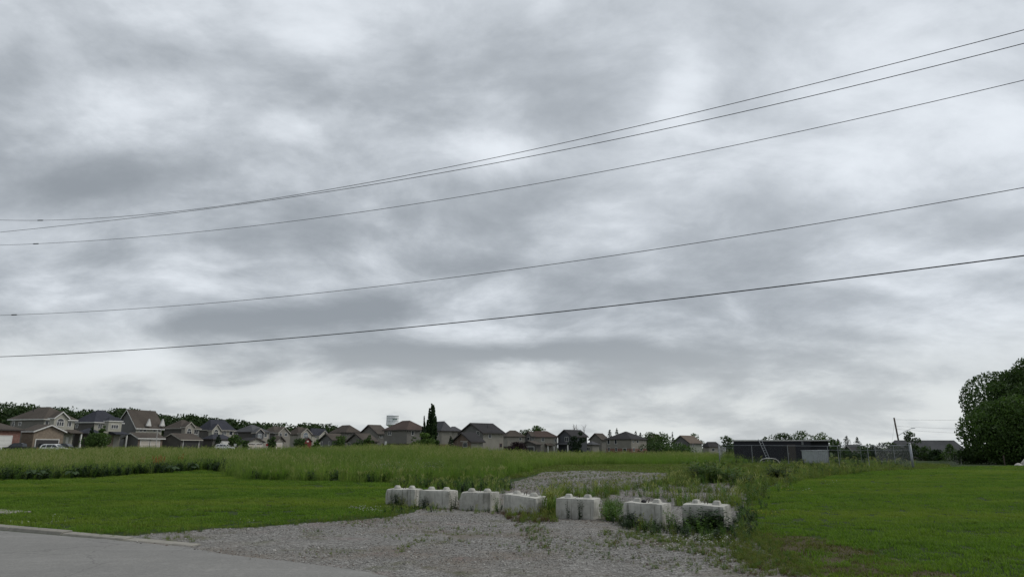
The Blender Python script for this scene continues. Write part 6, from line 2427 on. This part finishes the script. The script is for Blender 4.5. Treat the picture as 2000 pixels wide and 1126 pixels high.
def dock(u, Y, label, sd):
    """dock with rusty seed spikes standing out of the meadow"""
    x = PX(u, Y)
    t = thing('dock_plant', (x, Y, gh(x, Y)), label, 'plant', 'rusty dock plants in the meadow')
    V, F_, T = leafy_weed(sd, 0.5, 6, None, 0.22, 0.12, lasp=0.35)
    me = bpy.data.meshes.new('leaves')
    me.from_pydata([tuple(p) for p in V], [], F_)
    link('leaves', me, LEAF['weed'], t)
    r = np.random.default_rng(sd)
    H = 1.2
    for k in range(4):
        n = 160
        bx, by = r.normal(0, 0.14, 2)
        q = r.uniform(0.55, 1.0, n)
        rr = 0.055 * np.sin(np.pi * np.clip((q - 0.5) / 0.52, 0, 1)) * r.uniform(0.4, 1.2, n)
        an = r.uniform(0, 6.283, n)
        hk = H * r.uniform(0.85, 1.02)
        c = np.stack([bx * (0.4 + q) + rr * np.cos(an), by * (0.4 + q) + rr * np.sin(an), q * hk], 1)
        a, b = rand_basis(r, n)
        vv, ff = leaf_quads(c, a, b, np.full(n, 0.022), 0.8)
        sp = link('seed_spike', np_mesh('seed_spike', vv, ff, 4), LEAF['rusty'], t)
        m = MB()
        m.tube([(bx * 0.4, by * 0.4, -0.05), (bx * 1.4, by * 1.4, hk * 0.97)], [0.012, 0.006], 5)
        m.build('stem', LEAF['rusty'], sp)


dock(279, 52, 'leftmost rusty dock spike cluster in the meadow', 1)
dock(313, 50, 'rusty orange dock cluster in the middle of three', 2)
dock(320, 52, 'rusty dock close on the right of the middle cluster', 3)
dock(355, 56, 'rightmost rusty dock cluster of the meadow', 4)


def burdock(u, v, label, sd):
    x, y = G(u, v)
    t = thing('burdock_plant', (x, y, gh(x, y)), label, 'plant', 'broad-leaved plants at the meadow edge')
    r = random.Random(sd)
    for k in range(7):
        a = 6.283 * k / 7 + r.uniform(-0.3, 0.3)
        L = r.uniform(0.35, 0.6)
        w = L * 0.34
        d = Vector((math.cos(a), math.sin(a), 0))
        s_ = Vector((-math.sin(a), math.cos(a), 0))
        z0, z1, z2 = 0.15, r.uniform(0.35, 0.55), r.uniform(0.2, 0.35)
        m = MB()
        p0, p1, p2, p3 = d * 0.04 + Vector((0, 0, 0)), d * L * 0.35 + Vector((0, 0, z1)), d * L * 0.75 + Vector((0, 0, z1 * 0.95)), d * L * 1.1 + Vector((0, 0, z2))
        m.face([p0 - s_ * 0.012, p0 + s_ * 0.012, p1 + s_ * 0.02, p1 - s_ * 0.02])
        m.face([p1 - s_ * 0.02, p1 + s_ * 0.02, p1.lerp(p2, 0.4) + s_ * w + Vector((0, 0, 0.03)), p2])
        m.face([p1 - s_ * 0.02, p2, p1.lerp(p2, 0.4) - s_ * w + Vector((0, 0, 0.03))])
        m.face([p2, p1.lerp(p2, 0.4) + s_ * w + Vector((0, 0, 0.03)), p2.lerp(p3, 0.3) + s_ * w * 0.8, p3])
        m.face([p2, p3, p2.lerp(p3, 0.3) - s_ * w * 0.8, p1.lerp(p2, 0.4) - s_ * w + Vector((0, 0, 0.03))])
        m.build('leaf', LEAF['broad'], t)


LEAF['broad'] = leafmat('leaf_broad', (0.04, 0.07, 0.028), 0.3, 0.2, 2.0)
for k, (u, v) in enumerate(((60, 936.5), (78, 936), (140, 934), (336, 923.5), (374, 921))):
    burdock(u, v, ['broad-leaved plant at the meadow edge, leftmost of five', 'second broad-leaved plant from the left at the meadow edge', 'third broad-leaved plant from the left at the meadow edge',
                   'broad pale-leaved plant before the rusty docks', 'rightmost broad-leaved plant, near the corner of the lawn'][k], 40 + k)
